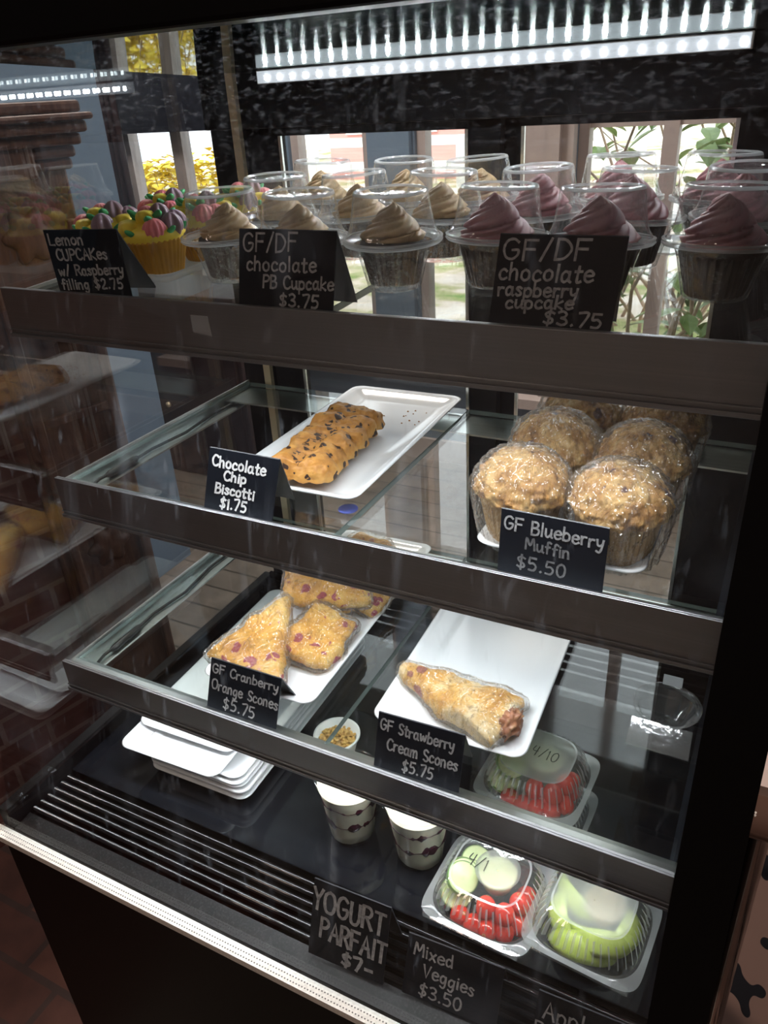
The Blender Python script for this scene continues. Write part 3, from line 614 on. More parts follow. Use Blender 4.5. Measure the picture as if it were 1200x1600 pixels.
# ------------------------------------------------------------------ LETTERING
G = {  # stroke font: width, strokes on a unit cell (baseline 0, cap 1, x-height .62)
'L': (.55, ['0,1 0,0 .5,0']), 'C': (.65, ['.6,.85 .4,1 .15,.9 0,.5 .12,.1 .38,0 .62,.15']), 'U': (.65, ['0,1 0,.3 .12,.03 .4,.03 .55,.3 .55,1']),
'P': (.6, ['0,0 0,1', '0,1 .35,1 .55,.8 .4,.55 0,.48']), 'A': (.7, ['0,0 .32,1 .64,0', '.12,.38 .54,.38']), 'K': (.6, ['0,0 0,1', '.55,1 0,.45 .55,0']),
'R': (.65, ['0,0 0,1', '0,1 .38,1 .55,.8 .4,.55 0,.5', '.25,.5 .6,0']), 'G': (.75, ['.62,.85 .4,1 .12,.88 0,.5 .12,.1 .4,0 .62,.2 .64,.45 .38,.45']),
'F': (.6, ['0,0 0,1', '0,1 .55,1', '0,.55 .45,.55']), 'D': (.7, ['0,0 0,1', '0,1 .35,.95 .62,.55 .4,.1 0,0']), 'B': (.6, ['0,0 0,1', '0,1 .38,.97 .46,.75 .3,.55 0,.53', '.3,.55 .55,.4 .5,.1 .3,0 0,0']),
'M': (.8, ['0,0 .08,1 .36,.35 .64,1 .74,0']), 'Y': (.6, ['0,1 .28,.5', '.58,1 .28,.5 .24,0']), 'O': (.75, ['.35,1 .08,.85 0,.5 .1,.1 .36,0 .6,.12 .7,.5 .6,.88 .35,1']),
'T': (.65, ['0,1 .62,1', '.31,1 .3,0']), 'I': (.2, ['.08,1 .08,0']), 'V': (.65, ['0,1 .28,0 .58,1']), 'S': (.55, ['.5,.85 .3,1 .06,.88 .1,.6 .4,.42 .5,.18 .28,0 .02,.12']),
'e': (.55, ['.02,.34 .48,.38 .42,.58 .22,.64 .03,.45 .06,.12 .26,0 .5,.12']), 'm': (.8, ['0,.6 0,0', '0,.42 .15,.62 .3,.55 .34,0', '.34,.42 .5,.62 .66,.52 .7,0']),
'o': (.55, ['.24,.62 .04,.48 .02,.16 .22,0 .44,.14 .44,.48 .24,.62']), 'n': (.55, ['0,.6 0,0', '0,.4 .18,.62 .38,.52 .42,0']), 's': (.45, ['.38,.52 .2,.62 .04,.5 .32,.24 .34,.08 .16,0 0,.1']),
'w': (.75, ['0,.6 .14,0 .34,.5 .5,0 .68,.6']), 'a': (.58, ['.42,.5 .22,.62 .03,.42 .04,.1 .2,0 .4,.2 .44,.6', '.43,.4 .44,.1 .54,0']), 'p': (.55, ['0,.6 .02,-.35', '.02,.45 .2,.62 .44,.48 .44,.14 .22,0 .02,.12']),
'b': (.55, ['0,1 0,0', '0,.42 .2,.6 .44,.45 .44,.12 .2,0 0,.1']), 'r': (.42, ['0,.6 .02,0', '.02,.38 .16,.58 .36,.58']), 'y': (.55, ['0,.6 .08,.22 .26,.16 .42,.3', '.46,.6 .4,0 .26,-.34 .04,-.26']),
'f': (.42, ['.42,.92 .28,1 .16,.85 .14,0', '0,.55 .34,.57']), 'i': (.18, ['.06,.6 .07,0', '.06,.82 .08,.86']), 'l': (.2, ['.07,1 .07,0']), 'g': (.55, ['.42,.52 .22,.62 .03,.42 .06,.12 .24,.04 .42,.25', '.44,.6 .42,-.1 .26,-.36 .04,-.26']),
'h': (.55, ['0,1 0,0', '0,.4 .18,.62 .38,.52 .42,0']), 'c': (.5, ['.42,.5 .24,.62 .04,.45 .03,.14 .22,0 .45,.1']), 't': (.42, ['.18,.92 .16,.1 .26,0 .38,.06', '0,.62 .38,.64']), 'u': (.55, ['0,.6 .03,.12 .2,0 .4,.2', '.43,.6 .44,.1 .54,0']),
'k': (.5, ['0,1 0,0', '.4,.6 0,.28 .44,0']), 'x': (.5, ['0,.6 .44,0', '.44,.6 0,0']), 'd': (.58, ['.42,.46 .22,.6 .03,.42 .04,.1 .2,0 .42,.2', '.44,1 .44,0']), 'v': (.5, ['0,.6 .2,0 .44,.6']),
'0': (.6, ['.28,1 .06,.8 .02,.3 .2,0 .44,.15 .52,.6 .42,.92 .28,1']), '1': (.25, ['.02,.85 .12,1 .12,0']), '2': (.6, ['.04,.8 .22,1 .46,.85 .38,.5 .02,.02 .52,.04']), '3': (.58, ['.04,.9 .26,1 .46,.82 .36,.58 .18,.52 .44,.42 .5,.16 .26,0 .02,.1']),
'4': (.6, ['.1,1 .04,.5 .48,.48', '.42,1 .38,0']), '5': (.6, ['.5,1 .1,1', '.1,1 .06,.56 .32,.6 .5,.36 .36,.04 .04,.04']), '7': (.58, ['.02,1 .5,1 .2,0']), '$': (.6, ['.5,.82 .28,.92 .06,.78 .14,.56 .42,.4 .46,.18 .24,.06 .02,.16', '.28,1.08 .24,-.1']),
'/': (.5, ['.42,1.05 .02,-.05']), '.': (.22, ['.06,.02 .1,.06']), '-': (.5, ['.04,.45 .44,.47']), '&': (.6, ['.46,.85 .2,.95 .08,.72 .3,.52 .06,.4 .08,.12 .34,.02 .5,.22', '.28,1.02 .28,-.08']), ' ': (.42, [])}
def smooth_pts(P, n=5):
    if len(P) < 3: return P
    out = []
    for i in range(len(P) - 1):
        p0 = P[max(i - 1, 0)]; p1 = P[i]; p2 = P[i + 1]; p3 = P[min(i + 2, len(P) - 1)]
        for k in range(n):
            t = k / n
            out.append(tuple(.5 * ((2 * p1[j]) + (-p0[j] + p2[j]) * t + (2 * p0[j] - 5 * p1[j] + 4 * p2[j] - p3[j]) * t * t + (-p0[j] + 3 * p1[j] - 3 * p2[j] + p3[j]) * t ** 3) for j in (0, 1)))
    out.append(P[-1]); return out
def write(mb, lines, mapf, W, H, pen, rnd, mi0=0):
    """lines: (text, u0, u1, v0, height, dv, material slot) in fractions of a W x H panel; mapf maps metres (x, y) to 3-D"""
    for ln in lines:
        text, u0, u1, v0, h, dv = ln[:6]; mi = ln[6] if len(ln) > 6 else mi0
        tot = sum(G[c][0] + .14 for c in text) - .14; sx = (u1 - u0) * W / tot; sy = h * H; x = u0 * W
        for c in text:
            gw, st = G[c]; jy = rnd.uniform(-.04, .04) * sy; sl = rnd.uniform(-.03, .05)
            for s_ in st:
                pts = [tuple(map(float, q.split(','))) for q in s_.split()]
                if not any(ch in c for ch in 'LKFTVIAMYxkvl/-1') or len(pts) > 3: pts = smooth_pts(pts)
                P = [(x + (px + sl * py) * sx, v0 * H + jy + py * sy + dv * H * ((x - u0 * W) / ((u1 - u0) * W + 1e-6))) for px, py in pts]
                v = []
                for i, p in enumerate(P):
                    a = P[max(i - 1, 0)]; b = P[min(i + 1, len(P) - 1)]; dx, dy = b[0] - a[0], b[1] - a[1]; l = math.hypot(dx, dy) or 1
                    ww = pen * (.85 + .3 * rnd.random()) / 2; nx, ny = -dy / l * ww, dx / l * ww; ex, ey = 0, 0
                    if i == 0: ex, ey = -dx / l * pen * .4, -dy / l * pen * .4
                    if i == len(P) - 1: ex, ey = dx / l * pen * .4, dy / l * pen * .4
                    v += [mapf(p[0] + nx + ex, p[1] + ny + ey), mapf(p[0] - nx + ex, p[1] - ny + ey)]
                mb.add(v, [(2 * i, 2 * i + 1, 2 * i + 3, 2 * i + 2) for i in range(len(P) - 1)], mi)
            x += (gw + .14) * sx
    return mb
def sign(label, BL, BR, TL, TR, back, lines, pen=.0019, mats=None, backx=0.):
    BL, BR, TL, TR = map(Vector, (BL, BR, TL, TR)); o = (BL + BR) / 2
    t = thing('price_sign', label, 'sign', o, group='black chalkboard price signs')
    BLo, BRo, TLo = BL - o, BR - o, TL - o; TRo = TLo + (BRo - BLo)
    nrm = (BRo - BLo).cross(TLo - BLo).normalized()
    MB().quadbox([BLo, BRo, TRo, TLo], -nrm * .0012).build('front_panel', M['card'], t)
    b0, b1 = BLo + Vector((backx, back, 0)), BRo + Vector((backx, back, 0))
    n2 = (b1 - b0).cross(TLo - b0).normalized()
    k = .12   # back leg with clipped foot corner
    MB().quadbox([b0 + (TLo - b0) * .0, b1 + (b0 - b1) * .06, TRo, TLo], -n2 * .0012).build('back_panel', M['cardback'], t)
    W = (BRo - BLo).length; H = (TLo - BLo).length
    def mp(x, y):
        u, v = x / W, y / H
        return (BLo * (1 - u) + BRo * u) * (1 - v) + (TLo * (1 - u) + TRo * u) * v + nrm * .0005
    write(MB(), lines, mp, W, H, pen, random.Random(label)).build('chalk_lettering', mats or [M['chalk'], M['chalkbright'], M['chalkdim']], t)
    return t
zs = .2105
sign('black tent sign for lemon cupcakes, leftmost on top shelf', (.063, .022, zs), (.1455, .038, zs), (.062, .020, .276), (.142, .032, .2745), .042,
     [('Lemon', .05, .52, .79, .16, 0), ('CUPCAKes', .10, .80, .56, .16, .02), ('w/ Raspberry', .07, .97, .33, .15, .02), ('filling $2.75', .06, .92, .115, .15, .02)])
sign('black tent sign for peanut butter cupcakes in front of tan frosting', (.292, .020, zs), (.391, .020, zs), (.297, .030, .280), (.393, .030, .279), .055,
     [('GF/DF', .05, .62, .74, .21, .02), ('chocolate', .09, .82, .51, .17, .02), ('PB Cupcake', .27, 1.0, .31, .15, .02), ('$3.75', .45, .86, .10, .15, 0)])
sign('black tent sign for chocolate raspberry cupcakes, rightmost on top shelf', (.532, .020, zs), (.626, .020, zs), (.538, .030, .281), (.629, .030, .281), .05,
     [('GF/DF', .05, .74, .75, .2, .02), ('chocolate', .04, .80, .54, .17, .02), ('raspberry', .05, .70, .38, .14, .02), ('cupcake', .13, .68, .255, .13, .03), ('$3.75', .46, .93, .11, .14, 0)])
sign('black tent sign for chocolate chip biscotti with bright white lettering', (.206, .020, -.0095), (.296, .019, -.0095), (.2155, .035, .057), (.302, .035, .0535), .052,
     [('Chocolate', .07, .84, .72, .17, -.01, 1), ('Chip', .26, .58, .52, .15, 0, 1), ('Biscotti', .15, .72, .29, .16, 0, 1), ('$1.75', .24, .63, .06, .17, 0, 1)], .0024)
sign('black tent sign for blueberry muffins on the middle shelf', (.5435, .020, -.0095), (.6385, .018, -.0095), (.543, .030, .049), (.640, .030, .043), .05,
     [('GF Blueberry', .04, .97, .70, .2, -.02, 0), ('Muffin', .26, .68, .44, .18, -.02, 2), ('$5.50', .19, .66, .12, .2, 0, 2)])
sign('black tent sign for cranberry orange scones on the lowest shelf', (.217, -.048, -.2375), (.312, -.047, -.2375), (.219, -.027, -.179), (.3105, -.027, -.181), .055,
     [('GF Cranberry', .04, .98, .74, .17, .0), ('Orange Scones', .05, 1.0, .42, .19, -.02), ('$5.75', .24, .70, .10, .21, 0)])
sign('black tent sign for strawberry cream scones on the lowest shelf', (.437, -.051, -.2375), (.530, -.047, -.2375), (.4365, -.030, -.1775), (.530, -.030, -.180), .052,
     [('GF Strawberry', .04, .90, .72, .18, -.02), ('Cream Scones', .14, .96, .41, .19, -.02), ('$5.75', .34, .70, .12, .19, 0)])
sign('black tent sign reading yogurt parfait on the front grille', (.411, -.168, -.3985), (.496, -.165, -.3985), (.411, -.140, -.316), (.496, -.140, -.311), .055,
     [('YOGURT', .02, .95, .62, .27, 0), ('PARFAIT', .14, 1.0, .28, .25, 0), ('$7-', .46, .86, .04, .16, 0)], .0034)
sign('black tent sign for mixed veggies in front of red tomato box', (.516, -.163, -.3985), (.611, -.158, -.3985), (.516, -.140, -.337), (.610, -.140, -.335), .05,
     [('Mixed', .08, .50, .70, .2, 0), ('Veggies', .20, .74, .40, .2, 0), ('$3.50', .18, .64, .08, .2, 0)])
sign('black tent sign for apples in the lower right corner', (.645, -.163, -.3985), (.733, -.160, -.3985), (.645, -.140, -.337), (.732, -.140, -.335), .05,
     [('Apples &', .08, .92, .62, .26, 0), ('Peanut B', .02, .90, .30, .24, 0)])

# ------------------------------------------------------------------ PLATES
def plate_mesh(a, b, h=.013, r=.016):
    mb = MB(); th = .0035
    prof = [(-.030, 0), (-.022, 0), (-.006, h * .62), (0, h), (-.002, h + .001), (-.010, h * .62 + th * .8), (-.024, th), (-.034, th)]
    rings = [rrect(a + d, b + d, max(.004, r + d * .45), 8, z) for d, z in prof]
    mb.loft(rings, 0, True, True); return mb
def plate(label, x0, x1, y0, y1, z, rz=0, group=None, rx=0, mt='ceramic'):
    o = plate_mesh((x1 - x0) / 2, (y1 - y0) / 2).build('serving_plate', M[mt], None, True, loc=((x0 + x1) / 2, (y0 + y1) / 2, z))
    o.rotation_euler = (rx, 0, rz); return tag(o, label, 'plate', group)
TX = math.atan(.04)
def ztop(y): return .209 + .04 * y + .0005
plate('white rectangular plate under the lemon cupcakes', .005, .168, .07, .36, ztop(.215), 0, None, TX, 'tray')
plate('long white plate under the chocolate chip biscotti', .194, .364, .070, .396, -.0095, .02)
plate('white plate under the six wrapped muffins', .512, .668, .038, .383, -.0095, 0)
plate('white plate under the cranberry scones', .176, .330, -.012, .362, -.2375, .03)
plate('white plate under the single strawberry scone', .398, .572, .006, .34, -.2375, .04)
# stack of plates on the deck
pk = plate_mesh(.078, .17).build('stacked_plate', M['ceramic'], None, True)
spec = [(.162, .125, .02), (.160, .127, .015), (.163, .124, .02), (.160, .126, .01), (.158, .124, .02), (.156, .128, .015), (.128, .112, .035), (.128, .150, .03)]
names = ['bottom', 'second from bottom', 'third from bottom', 'fourth from bottom', 'fifth from bottom', 'sixth from bottom']
for i, (px, py, rz) in enumerate(spec):
    o = pk if i == 0 else pk.copy()
    if i: COL.objects.link(o)
    o.location = (px, py, -.3997 + .0062 * i); o.rotation_euler = (0, 0, rz)
    lab = ('white plate %s of the empty stack on the deck' % names[i]) if i < 6 else ('white empty plate shifted left, sticking out of the stack at front' if i == 6 else 'topmost empty white plate of the stack on the deck')
    tag(o, lab, 'plate', 'empty plates stacked on the deck')

# ------------------------------------------------------------------ CUPCAKES
def pleat(n, amp): return lambda t, i: 1 + amp * math.cos(n * t)
def swirl(mat, parent, r0=.0270, z0=.043, hz=.031, seed=0):
    """piped star-tip swirl: ridges that wind up to a peak"""
    def fs(d):
        a = math.atan2(d.y, d.x); u = max(0, min(1, (d.z + .25) / 1.25)); c = math.hypot(d.x, d.y)
        if d.z < -.25: return Vector((d.x / (c or 1) * r0 * min(1, c * 1.02), d.y / (c or 1) * r0 * min(1, c * 1.02), z0 - .003))
        tw = a - 4.4 * u; ridge = abs(math.cos(3.5 * tw + .6 * math.sin(2 * a + seed))) ** .7
        step = ((2.1 * u - a / (2 * PI)) % 1.0)
        r = r0 * (1 - u) ** .62 * (1 + .055 * math.cos(PI * u)) * (.84 + .17 * ridge) * (1 + .16 * (1 - step) * (1 if u < .9 else 0))
        return Vector((r * math.cos(a), r * math.sin(a), z0 + hz * u ** 1.05 + .0022 * ridge * (1 - u) + .002 * math.sin(PI * step)))
    return MB().blob(fs, 120, 70).build('frosting', M[mat], parent, True)
def cupcake(kind, label, loc):
    t = thing('frosted_cupcake', label, 'cupcake', loc, random.uniform(0, 6), kind + ' frosted cupcakes in domes', TX)
    MB().lathe([(.001, .0025), (.0225, .0025), (.0235, .004), (.0315, .036), (.0310, .038)], 128, pleat(32, .018)).build('paper_liner', M['liner_dark' if kind == 'raspberry' else 'liner_silver'], t)
    MB().lathe([(.030, .033), (.0322, .037), (.031, .041), (.02, .043), (.001, .044)], 40).build('cake_top', M['choc'], t, True)
    swirl('rasp' if kind == 'raspberry' else 'pb', t, .029 if kind == 'raspberry' else .027, .042, .036 if kind == 'raspberry' else .031)
    return t
def container(label, loc):
    t = thing('domed_container', label, 'container', loc, 0, 'clear domed cupcake containers', TX)
    pz = lambda th, i: 1 + (.014 * math.cos(24 * th) if i in (2, 3) else 0)
    b = MB().lathe([(.001, .0003), (.024, .0003), (.0255, .002), (.0335, .034), (.036, .038), (.0375, .0405)], 96, pz)
    b.lathe([(.0375, .0405), (.0455, .0415), (.0468, .043), (.0462, .0445)], 96, None, 1)
    b.build('base_cup', [M['dome'], M['rim_glint']], t, True)
    d = MB().lathe([(.0463, .0448), (.0468, .0462), (.0440, .0468)], 96, None, 1)
    wv = lambda th, i: 1 + (.016 * math.cos(6 * th) if i in (2, 3, 4) else 0)
    d.lathe([(.0440, .0468), (.0425, .0500), (.0410, .0515), (.0400, .054), (.0385, .058), (.0362, .072), (.0350, .081), (.0345, .0845)], 96, wv)
    d.lathe([(.0345, .0845), (.0336, .0866), (.0322, .0872), (.0308, .0866), (.0302, .0850)], 96, None, 1)
    d.lathe([(.0302, .0850), (.0285, .0842), (.0272, .0832), (.001, .0834)], 96)
    d.build('dome_lid', [M['dome'], M['rim_glint']], t, True)
    return t
ords = ['leftmost', 'second', 'third', 'fourth', 'fifth', 'rightmost']
rows = [('front', [(.211, .122, 'p'), (.306, .114, 'p'), (.399, .126, 'p'), (.491, .150, 'r'), (.586, .138, 'r'), (.682, .146, 'r')]),
        ('middle', [(.210, .220, 'p'), (.304, .236, 'p'), (.400, .240, 'p'), (.498, .260, 'r'), (.594, .240, 'r'), (.688, .252, 'r')]),
        ('back', [(.196, .340, 'p'), (.310, .338, 'p'), (.405, .338, 'p'), (.558, .342, 'r'), (.655, .338, 'r')])]
base_c = None; base_k = {}
for rn, row in rows:
    for i, (x, y, k) in enumerate(row):
        kind = 'raspberry' if k == 'r' else 'peanut'; fr = 'pink' if k == 'r' else 'tan'
        n = ords[i] if i < len(row) - 1 else 'rightmost'
        pos = n if n in ('leftmost', 'rightmost') else n + ' from left'
        l1 = 'clear domed container, %s in the %s row of the top shelf' % (pos, rn)
        l2 = 'chocolate cupcake with %s swirl frosting, %s in the %s row' % (fr, pos, rn)
        loc = (x, y, ztop(y))
        if base_c is None: base_c = container(l1, loc)
        else: dup(base_c, loc, random.uniform(0, 6), l1)
        lc = (x, y, ztop(y) + .001)
        if k not in base_k: base_k[k] = cupcake(kind, l2, lc)
        else: dup(base_k[k], lc, random.uniform(0, 6), l2)
# lemon cupcakes
def flower(kind, parent, p, s, az):
    p = Vector(p)
    if kind == 'leaf':
        d = Vector((math.cos(az), math.sin(az), .55)).normalized(); sd = d.cross(Vector((0, 0, 1))).normalized()
        def fl(q): 
            u = (q.x + 1) / 2; return p + d * s * 1.35 * u + sd * q.y * s * .75 * (1 - u * .7) * (1 + .15 * math.sin(9 * q.x)) + Vector((0, 0, 1)) * q.z * s * .35
        return MB().blob(fl, 14, 8).build('icing_leaf', M['f_green'], parent, True)
    nl = {'yellow': 5, 'pink': 11, 'purple': 6}[kind]; am = {'yellow': .10, 'pink': .13, 'purple': .22}[kind]
    def ff(q):
        a = math.atan2(q.y, q.x); c = math.hypot(q.x, q.y); k = 1 + am * math.cos(nl * a + (3 * q.z if kind == 'yellow' else 0)) * c
        zz = q.z * (1.25 if kind == 'purple' else .95); 
        if kind == 'yellow' and q.z > .6: zz -= .5 * (q.z - .6)
        return p + Vector((q.x * k, q.y * k, zz)) * s
    o = MB().blob(ff, 44, 14).build('icing_flower', M['f_' + kind], parent, True)
    return o
def lemon_cupcake(label, x, y, seed):
    rnd = random.Random(seed); t = thing('lemon_cupcake', label, 'cupcake', (x, y, ztop(y) + .004), 0, 'lemon cupcakes with flower icing', TX)
    MB().lathe([(.001, 0), (.0235, 0), (.0245, .002), (.0335, .037), (.033, .039)], 144, pleat(36, .016)).build('paper_liner', M['liner_yellow'], t)
    MB().lathe([(.0325, .036), (.0345, .042), (.030, .050), (.018, .055), (.001, .057)], 40).build('icing_base', M['f_yellow'], t, True)
    ks = ['yellow', 'pink', 'yellow', 'purple', 'yellow', 'pink', 'purple']
    rnd.shuffle(ks)
    for k in range(7):
        a = 2 * PI * k / 7 + rnd.uniform(-.2, .2); flower(ks[k], t, (.025 * math.cos(a), .025 * math.sin(a), .050), rnd.uniform(.0098, .0118), a)
        a += PI / 7; flower('leaf', t, (.026 * math.cos(a), .026 * math.sin(a), .044), .0100, a + rnd.uniform(-.6, .6))
    for k in range(3):
        a = 2 * PI * k / 3 + rnd.uniform(0, 1); flower(['purple', 'pink', 'yellow'][k], t, (.010 * math.cos(a), .010 * math.sin(a), .060), .0095, a)
        flower('leaf', t, (.012 * math.cos(a + 1), .012 * math.sin(a + 1), .060), .0095, a + 1); flower('leaf', t, (.018 * math.cos(a + .5), .018 * math.sin(a + .5), .056), .010, a + .2)
    return t
lemon_cupcake('lemon cupcake with yellow rosettes, whole golden liner visible, nearest the viewer', .122, .112, 1)
lemon_cupcake('lemon cupcake half hidden behind its price sign', .045, .125, 2)
lemon_cupcake('lemon cupcake at the back of the plate, pink flower on top', .058, .215, 3)
lemon_cupcake('lemon cupcake with mauve flower, right behind the nearest one', .125, .190, 4)
lemon_cupcake('lemon cupcake at the back right, seen through a clear dome', .130, .270, 6)

# ------------------------------------------------------------------ BISCOTTI
def biscotto(i):
    mb = MB(); L = .080; Wd = .039; H = .029; rr = random.Random(40 + i)
    def fb(d):
        ex = .55
        sx = math.copysign(abs(d.x) ** ex, d.x); sy = math.copysign(abs(d.y) ** .45, d.y); sz = math.copysign(abs(d.z) ** .7, d.z)
        p = Vector((sx * L / 2, sy * Wd / 2, max(-.45, sz) * H * .62 + .0125))
        waist = 1 - .10 * math.exp(-((p.x - .004) / .006) ** 2) * max(0, d.z + .3)
        p.z = .0 + (p.z) * waist
        n = fn3(p + Vector((i * .3, 0, 0)), 90, 4) * .0030 + fn3(p + Vector((i * .3, 5, 0)), 30, 2) * .0050; n -= .0035 * max(0, .25 - abs(noise.noise((p + Vector((i, 2, 0))) * 38)) * 2.2)
        return p + d * n
    return mb.blob(fb, 72, 40)
blab = ['front slice of the chocolate chip biscotti loaf, cut side showing', 'second chocolate chip biscotti slice from the front', 'third chocolate chip biscotti slice from the front', 'fourth chocolate chip biscotti slice from the front', 'fifth chocolate chip biscotti slice from the front', 'rearmost chocolate chip biscotti slice on the plate']
for i in range(6):
    o = biscotto(i).build('biscotti_slice', M['biscotti'], None, True, loc=(.286 - .004 * i + random.uniform(-.003, .003), .098 + .0305 * i, .0005))
    o.rotation_euler = (math.radians(-6 if i else -12), 0, .10 + random.uniform(-.05, .05)); tag(o, blab[i], 'biscotti', 'biscotti slices on the long plate')
cr = MB()
for k in range(16):
    p = Vector((random.uniform(.25, .34), random.uniform(.30, .35), -.0060)); s_ = random.uniform(.0006, .0016)
    cr.blob(lambda d, p=p, s_=s_: p + d * s_, 6, 4)
tag(cr.build('cookie_crumbs', M['biscotti_side']), 'brown crumbs at the far end of the biscotti plate', 'crumbs', None, 'stuff')

# ------------------------------------------------------------------ MUFFINS
def muffin(label, x, y, seed, rot):
    t = thing('wrapped_muffin', label, 'muffin', (x, y, -.0050), rot, 'wrapped crumb muffins')
    MB().lathe([(.001, 0), (.029, 0), (.0305, .002), (.039, .046), (.0385, .048)], 150, pleat(40, .02)).build('paper_liner', M['muffin_liner'], t)
    off = Vector((seed * 3.1, seed * 1.7, 0))
    def fm(d):
        r = .0440 * (1 - .03 * d.z); p = Vector((d.x * r, d.y * r, .050 + (d.z * .037 if d.z > 0 else d.z * .012)))
        dd, _ = noise.voronoi((p + off) * 150); d2, _ = noise.voronoi((p + off) * 85 + Vector((3, 1, 2)))
        n = fn3(p + off, 22, 2) * .004 + (.55 - dd[0]) * .0042 + (.5 - d2[0]) * .005
        return p + d * n
    MB().blob(fm, 180, 90).build('muffin_top', M['muffin'], t, True)
    def fw(d):
        a = math.atan2(d.y, d.x); r = .0462; cr = math.hypot(d.x, d.y); fold = (.0026 * abs(math.sin(8.5 * a + 3 * math.sin(4 * d.z + seed))) + .0012 * abs(math.sin(20.5 * a + 7 * d.z)) - .0016) * min(1, cr * 1.6) + .0016 * (abs(math.sin(60 * d.x * (1 + .2 * seed) + 25 * d.y)) ** 3)
        if d.z > -.1: p = Vector((d.x * r, d.y * r, .050 + d.z * .041))
        else: 
            k = (-d.z - .1) / .9; rr = .0462 - .010 * k; c = math.hypot(d.x, d.y) or 1; q = min(1, c * 1.9); p = Vector((d.x / c * rr * q, d.y / c * rr * q, max(.0008, .046 - .056 * k)))
        n = fn3(p + off * 2, 45, 3) * .0018
        return p + Vector((d.x, d.y, d.z * .5)) * (fold + n + .0005)
    MB().blob(fw, 220, 80).build('plastic_wrap', M['wrap'], t)
    return t
for a in [('wrapped crumb muffin at the front left of the plate, left of sign top', .544, .083, 1, .3), ('wrapped crumb muffin in the left column, middle of three', .5475, .182, 2, 1.5), ('wrapped crumb muffin in the left column, farthest back', .549, .283, 3, 2.6),
          ('wrapped crumb muffin at the front right, just behind the sign', .6345, .082, 4, 3.6), ('wrapped crumb muffin in the right column, middle of three', .637, .177, 5, 4.7), ('wrapped crumb muffin in the right column, farthest back', .6385, .280, 6, 5.5)]:
    muffin(*a)

# ------------------------------------------------------------------ SCONES
def outline(pts, r):
    """support-like radial function for a rounded polygon around its centroid"""
    n = len(pts)
    def R(t):
        c, s_ = math.cos(t), math.sin(t); best = 1e9
        acc = 0
        for i in range(n):
            (x0, y0), (x1, y1) = pts[i], pts[(i + 1) % n]; ex, ey = x1 - x0, y1 - y0; l = math.hypot(ex, ey); nx, ny = ey / l, -ex / l
            d = nx * x0 + ny * y0; den = nx * c + ny * s_
            if den > 1e-6: acc += (den / d) ** 11
        return acc ** (-1 / 11)
    return R
def scone(label, pts, h, M4, seed, mat='scone', grp=None, fine=1.0):
    t = thing('wrapped_scone', label, 'scone', (0, 0, 0), 0, grp); t.matrix_world = M4
    R = outline(pts, 0); off = Vector((seed * 2.3, seed, 0))
    def body(infl, zz, nz):
        def fs(d):
            a = math.atan2(d.y, d.x); c = math.hypot(d.x, d.y); rr = (R(a) + infl) * c ** .55
            p = Vector((math.cos(a) * rr, math.sin(a) * rr, h / 2 + math.copysign(abs(d.z) ** .75, d.z) * (h / 2 + infl)))
            if infl == 0:
                n = fn3(p + off, 30, 4) * .0065 * fine + fn3(p + off, 90, 2) * .0012
            else:
                n = fn3(p + off, 30, 4) * .005 * fine + .0024 * abs(math.sin(11.5 * a + 4 * math.sin(5 * d.z + seed))) + .0014 * (abs(math.sin(45 * d.x + 30 * d.y * (1 + .1 * seed))) ** 3) + fn3(p + off * 3, 60, 2) * .0015 + .0008
            p += d * n; p.z = max(p.z, -.0005 if infl else 0.0005); return p
        return fs
    MB().blob(body(0, 0, 0), 120, 48).build('scone_body', M[mat], t, True)
    MB().blob(body(.0014, 0, 0), 140, 48).build('plastic_wrap', M['wrap'], t)
    return t
def place(x, y, z, rz=0, rx=0, ry=0): return Matrix.Translation((x, y, z)) @ Matrix.Rotation(rz, 4, 'Z') @ Matrix.Rotation(ry, 4, 'Y') @ Matrix.Rotation(rx, 4, 'X')
tri = [(-.052, -.040), (.058, -.040), (.010, .062)]
G1 = 'wrapped cranberry orange scones'
zp = -.2335
scone('wrapped cranberry scone, frontmost on the plate behind its sign', [(-.048, -.036), (.062, -.040), (-.004, .064)], .030, Matrix.Translation((.231, .050, zp + .010)) @ Matrix.Rotation(-.10, 4, 'Z') @ Matrix.Rotation(math.radians(20), 4, 'X') @ Matrix.Scale(1.14, 4), 1, grp=G1)
scone('wrapped cranberry scone at right with white glare on its film', [(-.040, -.034), (.036, -.044), (.046, .034), (-.02, .05)], .030, place(.281, .092, zp + .008, .12, math.radians(12), math.radians(4)), 2, grp=G1)
scone('wrapped cranberry scone lying on top at the back', [(-.060, .030), (-.036, -.034), (.075, -.012), (.045, .036)], .030, place(.252, .158, zp + .030, .15, math.radians(8), math.radians(3)), 3, grp=G1)
scone('wrapped cranberry scone underneath at the back left', [(-.05, -.03), (.05, -.04), (.01, .05)], .026, place(.240, .190, zp + .002, .2), 4, grp=G1)
scone('wrapped cranberry scone peeking out at the back right', [(-.045, -.034), (.04, -.03), (.02, .045)], .026, place(.296, .205, zp + .004, -.3, 0, 0), 5, grp=G1)
scone('wrapped cranberry scone lying flat at the far end of the plate', [(-.055, -.024), (.055, -.030), (.02, .034), (-.03, .034)], .022, place(.240, .312, zp + .002, .1), 7, grp=G1)
scone('single wrapped strawberry scone, pale wedge with red filling end', [(-.082, .020), (-.074, .002), (.066, -.044), (.074, .040)], .030, place(.483, .058, zp + .002, -.12, 0, 0), 6, 'straw')
sc_ = [o for o in bpy.data.objects if o.get('label', '').startswith('single wrapped')][0]
MB().blob(lambda d: Vector((.0700 + d.x * .010, -.004 + d.y * .019, .017 + d.z * .012)) + d * fn3(d, 3.0, 3) * .007, 30, 18).build('strawberry_filling', M['filling'], sc_, True)

